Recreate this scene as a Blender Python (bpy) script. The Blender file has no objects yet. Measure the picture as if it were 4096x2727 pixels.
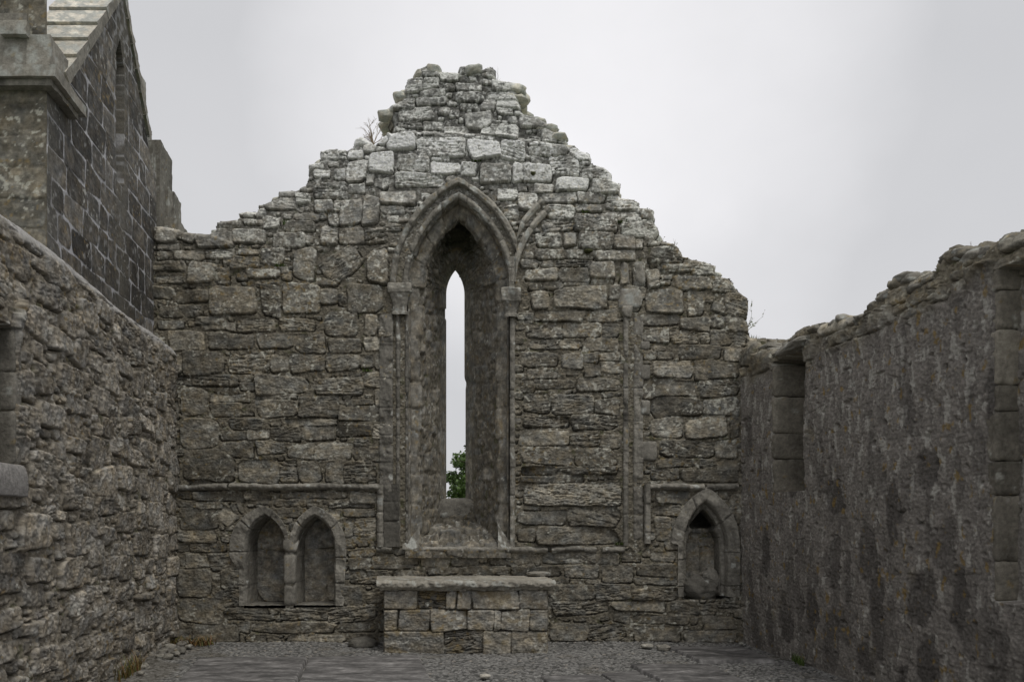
import bpy, math, random
import numpy as np
C = bpy.context.scene
R = math.radians
random.seed(4); rng = np.random.RandomState(7)

# ------------------------------------------------------------------ camera, sky, sun, exposure
F = 3124.0; CX = 2048.0; HY = 2086.0; D = 10.2; EYE = 1.6; SH = 0.1626
cam = bpy.data.cameras.new('camera'); co = bpy.data.objects.new('camera', cam); C.collection.objects.link(co)
co.location = (0, 0, EYE); co.rotation_euler = (R(90), 0, 0)
cam.sensor_width = 36; cam.lens = F/4096*36; cam.shift_y = (HY-1363.5)/4096; cam.clip_end = 3000
C.camera = co
C.view_settings.view_transform = 'Standard'; C.view_settings.look = 'None'
C.view_settings.exposure = 0.0; C.view_settings.gamma = 1
SUN_EL, SUN_AZ = 62.0, 145.0        # veiled, high, over the camera's right shoulder
sd = bpy.data.lights.new('sun', 'SUN'); sd.energy = 1.4; sd.angle = R(24); sd.color = (1, .965, .90)
so = bpy.data.objects.new('sun', sd); C.collection.objects.link(so)
so.rotation_euler = (R(-(90-SUN_EL)), 0, R(-SUN_AZ)); so.location = (6, -10, 20)   # shines from azimuth SUN_AZ, clockwise from +Y
W = bpy.data.worlds.new('World'); C.world = W; W.use_nodes = True
nt = W.node_tree; nd = nt.nodes; lk = nt.links; nd.clear()
out = nd.new('ShaderNodeOutputWorld'); bg = nd.new('ShaderNodeBackground'); bg.inputs['Strength'].default_value = 0.1
sky = nd.new('ShaderNodeTexSky'); sky.sky_type = 'NISHITA'; sky.sun_disc = False
sky.sun_elevation = R(SUN_EL); sky.sun_rotation = R(SUN_AZ)
tc = nd.new('ShaderNodeTexCoord'); mp = nd.new('ShaderNodeMapping'); mp.inputs['Scale'].default_value = (1, 1, 1.25)
n1 = nd.new('ShaderNodeTexNoise'); n1.inputs['Scale'].default_value = 2.3; n1.inputs['Detail'].default_value = 6; n1.inputs['Roughness'].default_value = .45
lk.new(tc.outputs['Generated'], mp.inputs['Vector']); lk.new(mp.outputs['Vector'], n1.inputs['Vector'])
r1 = nd.new('ShaderNodeValToRGB'); r1.color_ramp.elements[0].position = .30; r1.color_ramp.elements[1].position = .74
r1.color_ramp.elements[0].color = (6.1, 6.14, 6.32, 1); r1.color_ramp.elements[1].color = (7.05, 7.03, 7.2, 1)
lk.new(n1.outputs['Fac'], r1.inputs['Fac'])
dp = nd.new('ShaderNodeVectorMath'); dp.operation = 'DOT_PRODUCT'
gd = np.array([.085, 1, .535]); gd = gd/np.linalg.norm(gd); dp.inputs[1].default_value = tuple(gd)
lk.new(tc.outputs['Generated'], dp.inputs[0])
n2 = nd.new('ShaderNodeTexNoise'); n2.inputs['Scale'].default_value = 3.2; n2.inputs['Detail'].default_value = 6
lk.new(mp.outputs['Vector'], n2.inputs['Vector'])
ma = nd.new('ShaderNodeMath'); ma.operation = 'MULTIPLY_ADD'; ma.inputs[1].default_value = .07; lk.new(n2.outputs['Fac'], ma.inputs[0]); lk.new(dp.outputs['Value'], ma.inputs[2])
mr = nd.new('ShaderNodeMapRange'); mr.interpolation_type = 'LINEAR'; mr.inputs['From Min'].default_value = .965; mr.inputs['From Max'].default_value = 1.042
mr.inputs['To Min'].default_value = 0; mr.inputs['To Max'].default_value = 1
lk.new(ma.outputs[0], mr.inputs['Value'])
gl = nd.new('ShaderNodeMix'); gl.data_type = 'RGBA'; gl.inputs['B'].default_value = (9.8, 9.7, 9.9, 1)
lk.new(mr.outputs['Result'], gl.inputs['Factor']); lk.new(r1.outputs['Color'], gl.inputs['A'])
mx = nd.new('ShaderNodeMix'); mx.data_type = 'RGBA'; mx.inputs['Factor'].default_value = .96
lk.new(sky.outputs['Color'], mx.inputs['A']); lk.new(gl.outputs['Result'], mx.inputs['B'])
lk.new(mx.outputs['Result'], bg.inputs['Color']); lk.new(bg.outputs['Background'], out.inputs['Surface'])

# ------------------------------------------------------------------ noise
_p = rng.permutation(256); _p = np.concatenate([_p, _p, _p[:4]])
_g = rng.uniform(-1, 1, (256, 3)); _g /= np.linalg.norm(_g, axis=1)[:, None]
def fade(t): return t*t*t*(t*(t*6-15)+10)
def pn(x, y, seed=0):
    x = np.asarray(x, float)+seed*17.31; y = np.asarray(y, float)-seed*9.77
    x, y = np.broadcast_arrays(x, y)
    xi = np.floor(x).astype(int); yi = np.floor(y).astype(int); xf = x-xi; yf = y-yi
    xi &= 255; yi &= 255; u = fade(xf); v = fade(yf)
    def g(ix, iy, dx, dy):
        h = _p[_p[(ix) & 255]+((iy) & 255)]
        return _g[h, 0]*dx+_g[h, 1]*dy
    a = g(xi, yi, xf, yf); b = g(xi+1, yi, xf-1, yf); c = g(xi, yi+1, xf, yf-1); d = g(xi+1, yi+1, xf-1, yf-1)
    return (a+(b-a)*u+(c-a)*v+(a-b-c+d)*u*v)*1.6
def fb(x, y, o=3, seed=0, gain=.5):
    s = 0; a = 1; t = 0
    for i in range(o):
        s = s+a*pn(np.asarray(x)*2**i, np.asarray(y)*2**i, seed+i*3.1); t += a; a *= gain
    return s/t*1.3
def n3(P, sc, seed=0, o=2):     # cheap 3D noise from three 2D slices
    x, y, z = P[..., 0]*sc, P[..., 1]*sc, P[..., 2]*sc
    return (fb(x+.31*z, y-.27*z, o, seed)+fb(y+.37*x, z+.21*x, o, seed+5)+fb(z-.23*y, x+.29*y, o, seed+9))*.6
def ss(a, b, x):
    t = np.clip((x-a)/(b-a), 0, 1); return t*t*(3-2*t)

# ------------------------------------------------------------------ materials
def material(name, bump=.6, fine=60., var=.35, rough=.93, spec=.25):
    m = bpy.data.materials.new(name); m.use_nodes = True; t = m.node_tree; N = t.nodes; L = t.links
    b = N['Principled BSDF']; b.inputs['Roughness'].default_value = rough; b.inputs['Specular IOR Level'].default_value = spec
    at = N.new('ShaderNodeAttribute'); at.attribute_name = 'Col'
    tx = N.new('ShaderNodeTexCoord')
    a = N.new('ShaderNodeTexNoise'); a.inputs['Scale'].default_value = fine; a.inputs['Detail'].default_value = 5; a.inputs['Roughness'].default_value = .7
    L.new(tx.outputs['Object'], a.inputs['Vector'])
    k = N.new('ShaderNodeMapRange'); k.inputs['From Min'].default_value = .28; k.inputs['From Max'].default_value = .72
    k.inputs['To Min'].default_value = 1-var; k.inputs['To Max'].default_value = 1+var; L.new(a.outputs['Fac'], k.inputs['Value'])
    v = N.new('ShaderNodeVectorMath'); v.operation = 'SCALE'; L.new(at.outputs['Color'], v.inputs[0]); L.new(k.outputs['Result'], v.inputs['Scale'])
    L.new(v.outputs['Vector'], b.inputs['Base Color'])
    a2 = N.new('ShaderNodeTexNoise'); a2.inputs['Scale'].default_value = fine*.7; a2.inputs['Detail'].default_value = 6; a2.inputs['Roughness'].default_value = .75
    L.new(tx.outputs['Object'], a2.inputs['Vector'])
    bp = N.new('ShaderNodeBump'); bp.inputs['Strength'].default_value = bump; bp.inputs['Distance'].default_value = .02
    L.new(a2.outputs['Fac'], bp.inputs['Height']); L.new(bp.outputs['Normal'], b.inputs['Normal'])
    return m
M_ST = material('weathered_limestone', .8, 34, .34)
M_AS = material('dressed_limestone', .5, 36, .30)
M_GR = material('gravel_stone', .6, 70, .35)
M_SL = material('worn_flagstone', .35, 40, .25, .75, .35)
M_LF = material('leaf_green', .1, 8, .3, .6, .3)
M_TW = material('dry_twig', .2, 50, .2)

# ------------------------------------------------------------------ mesh helpers
def tag(o, label=None, cat=None, group=None, kind=None):
    if label: o['label'] = label
    if cat: o['category'] = cat
    if group: o['group'] = group
    if kind: o['kind'] = kind
    return o
def link_mesh(name, V, Fq, col, mat, parent=None, smooth=True):
    """V (n,3), Fq (k,4) int, col (n,3)"""
    V = np.asarray(V, np.float32); Fq = np.asarray(Fq, np.int32)
    me = bpy.data.meshes.new(name); k, w = Fq.shape
    me.vertices.add(len(V)); me.vertices.foreach_set('co', V.ravel())
    me.loops.add(k*w); me.loops.foreach_set('vertex_index', Fq.ravel())
    me.polygons.add(k); me.polygons.foreach_set('loop_start', np.arange(0, k*w, w, dtype=np.int32))
    me.polygons.foreach_set('use_smooth', np.full(k, smooth, bool))
    me.update(calc_edges=True)
    at = me.color_attributes.new('Col', 'FLOAT_COLOR', 'POINT')
    c4 = np.ones((len(V), 4), np.float32); c4[:, :3] = np.clip(col, 0.004, .85)
    at.data.foreach_set('color', c4.ravel())
    me.materials.append(mat)
    o = bpy.data.objects.new(name, me); C.collection.objects.link(o)
    if parent:
        o.parent = parent; o.matrix_parent_inverse = parent.matrix_basis.inverted()
    return o
class Bag:
    def __init__(s): s.V = []; s.F = []; s.C = []; s.n = 0
    def add(s, V, Fq, col):
        V = np.asarray(V, float).reshape(-1, 3); col = np.asarray(col, float)
        if col.ndim == 1: col = np.tile(col, (len(V), 1))
        s.V.append(V); s.F.append(np.asarray(Fq, int)+s.n); s.C.append(col.reshape(-1, 3)); s.n += len(V)
    def grid(s, P, col, mask=None, flip=False):
        n, m = P.shape[:2]; idx = np.arange(n*m).reshape(n, m)
        q = np.stack([idx[:-1, :-1], idx[1:, :-1], idx[1:, 1:], idx[:-1, 1:]], -1)
        q = q[mask] if mask is not None else q.reshape(-1, 4)
        if flip: q = q[:, ::-1]
        if np.ndim(col) == 1: col = np.tile(np.asarray(col, float), (n*m, 1))
        s.add(P.reshape(-1, 3), q, np.asarray(col).reshape(-1, 3))
    def build(s, name, mat, parent=None, smooth=True):
        V = np.concatenate(s.V); Fq = np.concatenate(s.F); Cc = np.concatenate(s.C)
        used = np.unique(Fq); re = np.full(len(V), -1); re[used] = np.arange(len(used))
        return link_mesh(name, V[used], re[Fq], Cc[used], mat, parent, smooth)
def stonecol(P, base=.2, seed=0, white=.2, warm=.0, dark=.3):
    """albedo of a dressed stone surface: tone drift, lichen specks, black algae"""
    n = n3(P, 3.0, seed, 3); n_f = n3(P, 22, seed+2, 2)
    L = base*(1+.50*n+.38*n_f)
    c = np.stack([L*1.05, L*1.0, L*.89], -1)
    w = ss(.55-white, .75-white, n3(P, 9, seed+4, 3)+.25*n_f)[..., None]
    c = c*(1-w)+np.array([.40, .41, .39])*max(1., base*1.9)*w
    d = ss(.75-dark, 1.15-dark, n3(P*np.array([1, 1, .35]), 4, seed+6, 3))[..., None]
    c = c*(1-.55*d)
    o = ss(.62, .75, n3(P, 14, seed+8, 2))[..., None]
    c = c*(1-.5*o)+np.array([.30, .22, .08])*.5*o
    return c*np.array([1.01, 1., .97])
def blob(bag, c, size, seed, base=.25, white=.3, rot=0., n=(14, 10), pw=4., rough=.12, tint=None):
    """a rounded irregular block of stone"""
    th = np.linspace(-math.pi, math.pi, n[0]*2+1)[:, None]; ph = np.linspace(-math.pi/2, math.pi/2, n[1]*2+1)[None]
    x = np.cos(th)*np.cos(ph); y = np.sin(th)*np.cos(ph); z = np.sin(ph)+0*th
    k = (np.abs(x)**pw+np.abs(y)**pw+np.abs(z)**pw)**(-1/pw)
    P = np.stack([x*k, y*k, z*k], -1)
    d = n3(P*np.array([1, 1, 1.]), 1.3, seed, 3)*rough*2.0+n3(P*np.array([1, 1, 3]), 2.5, seed+3, 2)*rough*.7
    P = P*(1+d)[..., None]
    rb = np.random.RandomState(seed+5)
    for kc in range(9 if pw < 7 else 0):
        nn = rb.normal(0, 1, 3); nn /= np.linalg.norm(nn); dt = P@nn; lim_ = dt.max()*rb.uniform(.74, .94)
        P = P-np.clip(dt-lim_, 0, None)[..., None]*nn
    P = P*np.array(size)/2
    ca, sa = math.cos(rot), math.sin(rot)
    P = np.stack([P[..., 0]*ca-P[..., 2]*sa, P[..., 1], P[..., 0]*sa+P[..., 2]*ca], -1)+np.array(c)
    P[-1] = P[0]; P[:, 0] = P[:, :1].mean(0); P[:, -1] = P[:, -1:].mean(0)
    col = stonecol(P, base, seed, white)
    if tint is not None: col = col*np.array(tint)
    bag.grid(P, col)
def empty(name, loc=(0, 0, 0)):
    o = bpy.data.objects.new(name, None); C.collection.objects.link(o); o.location = loc; o.empty_display_size = .2; return o
def X(px, Y=D): return (px-CX)*Y/F
def Z(py, Y=D): return EYE+(HY-py)*Y/F

def inpoly(x, y, poly):
    r = np.zeros(np.shape(x), bool); n = len(poly)
    for i in range(n):
        x1, y1 = poly[i]; x2, y2 = poly[(i+1) % n]
        if y1 == y2: continue
        c = ((y1 > y) != (y2 > y)) & (x < (x2-x1)*(y-y1)/(y2-y1)+x1)
        r ^= c
    return r
def distpoly(x, y, poly, closed=True):
    d = np.full(np.shape(x), 9.); n = len(poly)
    for i in range(n if closed else n-1):
        x1, y1 = poly[i]; x2, y2 = poly[(i+1) % n]
        dx, dy = x2-x1, y2-y1; l = dx*dx+dy*dy+1e-9
        t = np.clip(((x-x1)*dx+(y-y1)*dy)/l, 0, 1)
        d = np.minimum(d, np.hypot(x-x1-t*dx, y-y1-t*dy))
    return d

# ------------------------------------------------------------------ rubble masonry
def fill(stones, u0, u1, v0, v1, sizes, seed, blocked=None, res=.02, maxov=.16):
    """add random stones where the traced ones leave room"""
    rs = np.random.RandomState(seed)
    nu, nv = int((u1-u0)/res)+1, int((v1-v0)/res)+1
    cov = np.zeros((nu, nv), bool)
    if blocked is not None:
        uu, vv = np.meshgrid(u0+np.arange(nu)*res, v0+np.arange(nv)*res, indexing='ij'); cov |= blocked(uu, vv)
    def rect(s, g=0.):
        return (max(0, int((s[0]-s[2]-g-u0)/res)), min(nu, int((s[0]+s[2]+g-u0)/res)+1), max(0, int((s[1]-s[3]-g-v0)/res)), min(nv, int((s[1]+s[3]+g-v0)/res)+1))
    for s in stones:
        a, b, c, d = rect(s); cov[a:b, c:d] = True
    for (wm, wM, hm, hM, tries) in sizes:
        for k in range(tries):
            w, h = rs.uniform(wm, wM)/2, rs.uniform(hm, hM)/2
            u, v = rs.uniform(u0, u1), rs.uniform(v0, v1)
            i, j = min(nu-1, int((u-u0)/res)), min(nv-1, int((v-v0)/res))
            if cov[i, j]: continue
            s = [u, v, w, h]; a, b, c, d = rect(s)
            if a >= b or c >= d: continue
            if cov[a:b, c:d].mean() < maxov:
                stones.append([u, v, w, h, rs.normal(0, .05)]); cov[a:b, c:d] = True
    return stones
def rubble(U, V, stones, seed, prot=.03, lam=1., warp=1., mort=-.004, tone=.21, toneV=.20, crev=.05, whitef=None, darkf=None, warm=0., lich=.0, prf=None):
    rs = np.random.RandomState(seed)
    u0, v0 = U[0, 0], V[0, 0]; du = U[:, 0]; dv = V[0, :]
    wu = U+warp*(.018*fb(U*2.6, V*2.6, 2, seed)+.006*fb(U*8, V*8, 2, seed+2, .6)+.0045*fb(U*34, V*34, 2, seed+3))
    wv = V+warp*(.018*fb(U*2.3, V*3.1, 2, seed+4)+.005*fb(U*8, V*10, 2, seed+6, .6)+.0045*fb(U*34, V*34, 2, seed+7))
    e1 = np.full(U.shape, -1.); e2 = np.full(U.shape, -1.); ident = np.full(U.shape, -1, int)
    lp = np.zeros(U.shape); lq = np.zeros(U.shape)
    for i, s in enumerate(stones):
        cu, cv, a, b, rot = s[:5]; a = a+.006; b = b+.006
        ext = math.hypot(a, b)*1.15+.06 if abs(rot) > .1 else max(a, b)+.06
        ea = (a+.07) if abs(rot) <= .1 else ext; eb = (b+.07) if abs(rot) <= .1 else ext
        i0, i1 = np.searchsorted(du, cu-ea), np.searchsorted(du, cu+ea)
        j0, j1 = np.searchsorted(dv, cv-eb), np.searchsorted(dv, cv+eb)
        if i0 >= i1 or j0 >= j1: continue
        sl = (slice(i0, i1), slice(j0, j1))
        ca, sa = math.cos(rot), math.sin(rot)
        p = (wu[sl]-cu)*ca+(wv[sl]-cv)*sa; q = -(wu[sl]-cu)*sa+(wv[sl]-cv)*ca
        skew = rs.normal(0, .08); tap = rs.normal(0, .12)
        p2 = p+q*skew; q2 = q*(1+tap*p/a)
        n = rs.uniform(4.0, 9) if min(a, b) > .06 else rs.uniform(3, 6)
        if len(s) > 5 and s[5] and 'sq' in s[5]: n = 14
        m = min(a, b)
        ax = np.abs(p2)/a; ay = np.abs(q2)/b
        # superellipse in "distance from edge" metric
        dd = ((np.maximum(ax*a-(a-m), 0)/m)**n+(np.maximum(ay*b-(b-m), 0)/m)**n)**(1/n)
        e = (1-dd)*m
        sq_ = len(s) > 5 and s[5] and (s[5].get('lam', 1) <= .1 or 'sq' in s[5])
        for kc in range(0 if sq_ else rs.randint(1, 4)):       # broken corners and slanting edges
            an = rs.choice([.4, .7, 1.0, 1.25, 1.45])+rs.normal(0, .08); sx_, sy_ = rs.choice([-1, 1]), rs.choice([-1, 1]); nx_, ny_ = math.cos(an)*sx_, math.sin(an)*sy_
            sup = abs(nx_)*a+abs(ny_)*b; e = np.minimum(e, sup*rs.uniform(.80, .97)-(p2*nx_+q2*ny_))
        E1, E2, I = e1[sl], e2[sl], ident[sl]
        new = e > E1
        E2[:] = np.where(new, E1, np.maximum(E2, e)); E1[:] = np.where(new, e, E1); I[:] = np.where(new, i, I)
        lp[sl] = np.where(new, p, lp[sl]); lq[sl] = np.where(new, q, lq[sl])
    N = len(stones)
    size = np.array([min(s[2], s[3]) for s in stones]); 
    pr = prot*rs.uniform(.35, 1.35, N)*np.clip(size/.08, .5, 1.3); rad = rs.uniform(.008, .030, N)
    vv_ = np.array([s_[1] for s_ in stones])
    if prf is not None: pr = pr*prf(vv_); rad = rad*(.6+.4*prf(vv_))
    tu = rs.normal(0, .09, N)*np.clip(.10/size, .4, 1.4); tv = rs.normal(0, .17, N)*np.clip(.10/size, .4, 1.3)
    lamp = np.clip(rs.gamma(1.6, .45, N), .05, 2.2)*lam; flat = rs.rand(N) < .28; lamp[flat] *= .25
    ton = tone*np.exp(rs.normal(0, toneV, N)); tr = rs.normal(0, 1, N); whi = rs.rand(N); ph = rs.uniform(0, 50, N); lang = rs.normal(0, .12, N)
    for i, s in enumerate(stones):
        if len(s) > 5 and s[5]:
            o = s[5]
            if 'w' in o: whi[i] = o['w']
            if 't' in o: ton[i] = tone*o['t']
            if 'lam' in o: lamp[i] = o['lam']
            if 'pr' in o: pr[i] = o['pr']
            if 'la' in o: lang[i] = o['la']
    I = np.maximum(ident, 0)
    eff = np.minimum(e1, (e1-e2)*.6)
    ins = ss(-.002, .004, eff)
    prof = np.clip(eff/rad[I], 0, 1); prof = np.sqrt(np.clip(1-(1-prof)**2, 0, 1))
    la = lang[I]; P = lp*np.cos(la)+lq*np.sin(la); Q = -lp*np.sin(la)+lq*np.cos(la)
    Q = Q+.012*pn(P*4+ph[I], Q*4, seed+11)
    ln = pn(P*3+ph[I], Q*34, seed+12)+.7*pn(P*9+ph[I], Q*75, seed+13)
    ridge = 1-np.abs(pn(P*2.4+ph[I]*2, Q*22, seed+14)+.25*pn(P*11, Q*20+ph[I], seed+10))*2.4
    crack = ss(.74, .98, ridge)*lamp[I]
    med = fb(U*9, V*12, 4, seed+15, .6)
    fine = fb(U*38, V*45, 2, seed+16)
    hs = pr[I]*prof+tu[I]*lp*.6+tv[I]*lq*.6+lamp[I]*.0065*ln+.012*med+.006*fine-.028*crack*np.clip(prof*1.2, 0, 1)
    mn = fb(U*16, V*18, 3, seed+18)
    hm = mort+.013*mn+.010*fine+.012*fb(U*2, V*2, 2, seed+19)
    if prf is not None: hm = hm+.016*(1-np.clip(prf(V), 0, 1))
    below = np.clip(-lq/np.maximum(size[I], .02), -1, 1)
    cm = ss(.0, .55, fb(U*5, V*6, 3, seed+20)+.40*below)
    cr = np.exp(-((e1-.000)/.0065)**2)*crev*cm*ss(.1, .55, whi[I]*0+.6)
    h = hs*ins+hm*(1-ins)-cr
    # ---- albedo
    L = ton[I]*np.exp(.80*fb(U*11, V*12, 3, seed+21, .6)+.42*fb(U*4, V*4, 2, seed+35)+.22*fb(U*32, V*32, 2, seed+22)+.12*ln)
    wm = fb(U*6, V*7, 3, seed+36)+.3*tr[I]*.3
    cs = np.stack([L*(1.055+.11*wm), L, L*(.885-.15*wm)], -1)
    lm = tone*.86*np.exp(.5*mn+.25*fine); cmort = np.stack([lm*1.06, lm*.98, lm*.82], -1)
    c = cs*ins[..., None]+cmort*(1-ins[..., None])
    wf = whitef if whitef is not None else np.zeros(U.shape)
    wn = .55*fb(U*5.5, V*6.5, 4, seed+23, .65)+.30*fb(U*24, V*26, 2, seed+24)+.55*(whi[I]-.5)*ins+wf+lich-.12*(1-ins)
    w = ss(.42, .62, wn)[..., None]*.85
    wc = np.array([.57, .575, .54])*(1+.22*fine)[..., None]
    c = c*(1-w)+wc*w
    ds = ss(.42, .56, fb(U*17, V*17, 3, seed+31)+.55*fb(U*2.6, V*2.6, 2, seed+32)+.4*wf+lich)[..., None]*.75
    c = c*(1-ds)+wc*ds*.95
    df = darkf if darkf is not None else 0
    dn = ss(.35, .8, fb(U*1.7, V*1.1, 3, seed+25)+df+.2*fine)[..., None]
    c = c*(1-.5*dn)
    on = ss(.40, .58, fb(U*14, V*14, 3, seed+26)+.45*pn(U*1.2, V*1.2, seed+27)-.05)[..., None]*.55
    c = c*(1-on)+np.array([.27, .20, .09])*on
    gn = (ss(.30, .55, fb(U*8, V*8, 3, seed+28)+.25*pn(U*.8, V*.8, seed+29))*(1-ins)*.55)[..., None]
    c = c*(1-gn)+np.array([.075, .085, .03])*gn
    ck = np.clip(crack*.35+cr/crev*.5 if crev > 0 else crack*.35, 0, .5)[..., None]; c = c*(1-ck*.4)  # shade inside cracks and crevices deepened in the colour
    return h, c*np.array([1.02, 1.0, .955]), ins

# ------------------------------------------------------------------ arches
def arch_pts(cx, zs, w, h, z0, r, nj=40, na=44):
    """points of a pointed arch offset outward by r (array broadcast over s)"""
    Rr = (h*h+w*w)/(2*w); s = np.concatenate([np.linspace(0, 1, nj, endpoint=False), 1+np.linspace(0, 1, na), 2+np.linspace(0, 1, na), 3+np.linspace(0, 1, nj+1)[1:]])
    return Rr, s
def arch_eval(cx, zs, w, h, z0l, z0r, s, r):
    """s in 0..4: left jamb, left arc, right arc, right jamb; r outward offset (same shape as s)"""
    Rr = (h*h+w*w)/(2*w); r = np.broadcast_to(np.asarray(r, float), s.shape)
    right = s > 2; t = np.where(right, 4-s, s); z0 = np.where(right, z0r, z0l)
    pa = np.arccos(np.clip((Rr-w)/(Rr+r), -1, 1)) if True else 0
    arc = t > 1; a = np.clip(t-1, 0, 1)*pa
    x = np.where(arc, (Rr-w)-(Rr+r)*np.cos(a), -w-r); z = np.where(arc, zs+(Rr+r)*np.sin(a), z0+(zs-z0)*np.clip(t, 0, 1))
    return cx+np.where(right, -x, x), z
def arch_s(nj, na, s0=0., s1=4.):
    s = np.concatenate([np.linspace(0, 1, nj, endpoint=False), np.linspace(1, 2, na, endpoint=False), np.linspace(2, 3, na, endpoint=False), np.linspace(3, 4, nj)])
    s = s[(s >= s0) & (s <= s1)]; return s
def arch_len(cx, zs, w, h, z0l, z0r, s):
    x, z = arch_eval(cx, zs, w, h, z0l, z0r, s, 0.); return np.concatenate([[0], np.cumsum(np.hypot(np.diff(x), np.diff(z)))])
def resample(prof, step):
    prof = np.array(prof, float); out = [prof[0]]
    for a, b in zip(prof[:-1], prof[1:]):
        n = max(1, int(np.hypot(*(b-a))/step)); out += [a+(b-a)*(k+1)/n for k in range(n)]
    return np.array(out)
def arch_sweep(bag, cx, zs, w, h, z0l, z0r, prof, y0=D, s0=0., s1=4., nj=150, na=110, joint=.38, seed=0, rough=.006, base=.2, white=.2, dark=.3, step=.01, rmul=None, gap=.02, wear=0.):
    """profile = list of (r outward, p proud of wall face y0)"""
    s = arch_s(nj, na, s0, s1); pr = resample(prof, step)
    S = s[:, None]+0*pr[None, :, 0]; Rr = pr[None, :, 0]+0*s[:, None]
    if rmul is not None: Rr = rmul(S, Rr)
    x, z = arch_eval(cx, zs, w, h, z0l, z0r, S, Rr)
    l = arch_len(cx, zs, w, h, z0l, z0r, s)
    rs = np.random.RandomState(seed+1); js = []; t = rs.uniform(.1, joint)
    while t < l[-1]: js.append(t); t += joint*rs.uniform(.7, 1.3)
    js = np.array(js+[99.]); dj = np.abs(l[:, None]-js[None]).min(1)
    k = np.searchsorted(js, l); off = rs.normal(0, .0045, len(js)+1)[k]
    p = pr[None, :, 1]+off[:, None]-gap*np.exp(-(dj/.007)**2)[:, None]
    P = np.stack([x, y0-p, z], -1)
    d = n3(P, 9, seed, 3)*rough*1.6+n3(P, 40, seed+1, 2)*rough*.6
    if wear: d = d-wear*ss(.1, .6, n3(P, 4, seed+7, 3))
    P[..., 1] -= d; P[..., 0] += n3(P, 14, seed+3, 2)*rough*.6; P[..., 2] += n3(P, 14, seed+4, 2)*rough*.6
    col = stonecol(P, base, seed, white, dark=dark)*rs.uniform(.8, 1.2, len(js)+1)[k][:, None, None]
    col = col*(1-.4*np.exp(-(dj/.008)**2))[:, None, None]
    bag.grid(P, col)
def strip(bag, x0, x1, zb, zt, prof, y0=D, joint=.4, seed=0, rough=.006, base=.2, white=.2, dark=.3, horiz=False, stepu=.012, wear=0., zc=None):
    """straight moulding; prof = list of (t across in m, proud). vertical: across = x from x0; horizontal: across = z from zb upward, runs x0..x1"""
    pr = resample(prof, .01)
    L = (x1-x0) if horiz else (zt-zb); n = max(3, int(L/stepu)); l = np.linspace(0, L, n)
    rs = np.random.RandomState(seed+1); js = []; t = rs.uniform(.1, joint)
    while t < L: js.append(t); t += joint*rs.uniform(.6, 1.4)
    js = np.array(js+[99.]); dj = np.abs(l[:, None]-js[None]).min(1); k = np.searchsorted(js, l); off = rs.normal(0, .005, len(js)+1)[k]
    p = pr[None, :, 1]+off[:, None]-.015*np.exp(-(dj/.007)**2)[:, None]
    if horiz:
        x = x0+l[:, None]+0*p; z = zb+pr[None, :, 0]+0*p+.006*fb(l*2, l*0, 2, seed)[:, None]
        z = z+rs.normal(0, .006, len(js)+1)[k][:, None]
    else:
        x = x0+pr[None, :, 0]+0*p; z = zb+l[:, None]+0*p
    P = np.stack([x, y0-p, z], -1)
    d = n3(P, 9, seed, 3)*rough*1.6+n3(P, 40, seed+1, 2)*rough*.6
    if wear: d = d-wear*ss(.0, .6, n3(P, 5, seed+7, 3))
    P[..., 1] -= d
    if horiz: P[..., 2] += n3(P, 12, seed+3, 2)*rough
    else: P[..., 0] += n3(P, 12, seed+3, 2)*rough*.6
    col = stonecol(P, base, seed, white, dark=dark)*rs.uniform(.8, 1.2, len(js)+1)[k][:, None, None]
    bag.grid(P, col, flip=horiz)

# ------------------------------------------------------------------ traced outline and stones of the gable wall (photo pixels)
OUT = [(480,880),(623,894),(717,915),(781,926),(837,933),(875,940),(879,901),(966,894),(970,870),(1005,861),(1040,863),(1045,835),(1075,831),(1121,810),(1122,779),(1191,775),(1229,758),(1243,719),(1240,673),(1286,666),(1286,621),(1328,610),(1394,614),(1415,603),(1426,572),(1454,561),(1496,565),(1524,544),(1566,537),(1566,523),(1573,495),(1563,477),(1560,449),(1552,424),(1566,414),(1600,396),(1594,386),(1615,358),(1629,312),(1675,305),(1673,277),(1720,255),(1755,277),(1833,286),(1835,260),(1903,255),(1927,270),(1962,258),(1983,274),(1986,315),(2051,322),(2073,326),(2089,365),(2073,372),(2081,418),(2093,449),(2154,468),(2204,495),(2211,521),(2261,529),(2273,575),(2326,594),(2364,609),(2372,648),(2422,663),(2449,690),(2452,720),(2483,736),(2483,766),(2487,782),(2533,789),(2563,805),(2563,822),(2617,835),(2621,885),(2644,923),(2625,950),(2701,965),(2736,1019),(2824,1042),(2870,1057),(2867,1092),(2923,1107),(2954,1157),(2996,1187),(3000,1226),(2996,1268),(2984,1272),(3000,1302),(3004,1344),(3099,1348),(3240,1352),(3240,2640),(480,2640)]
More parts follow.
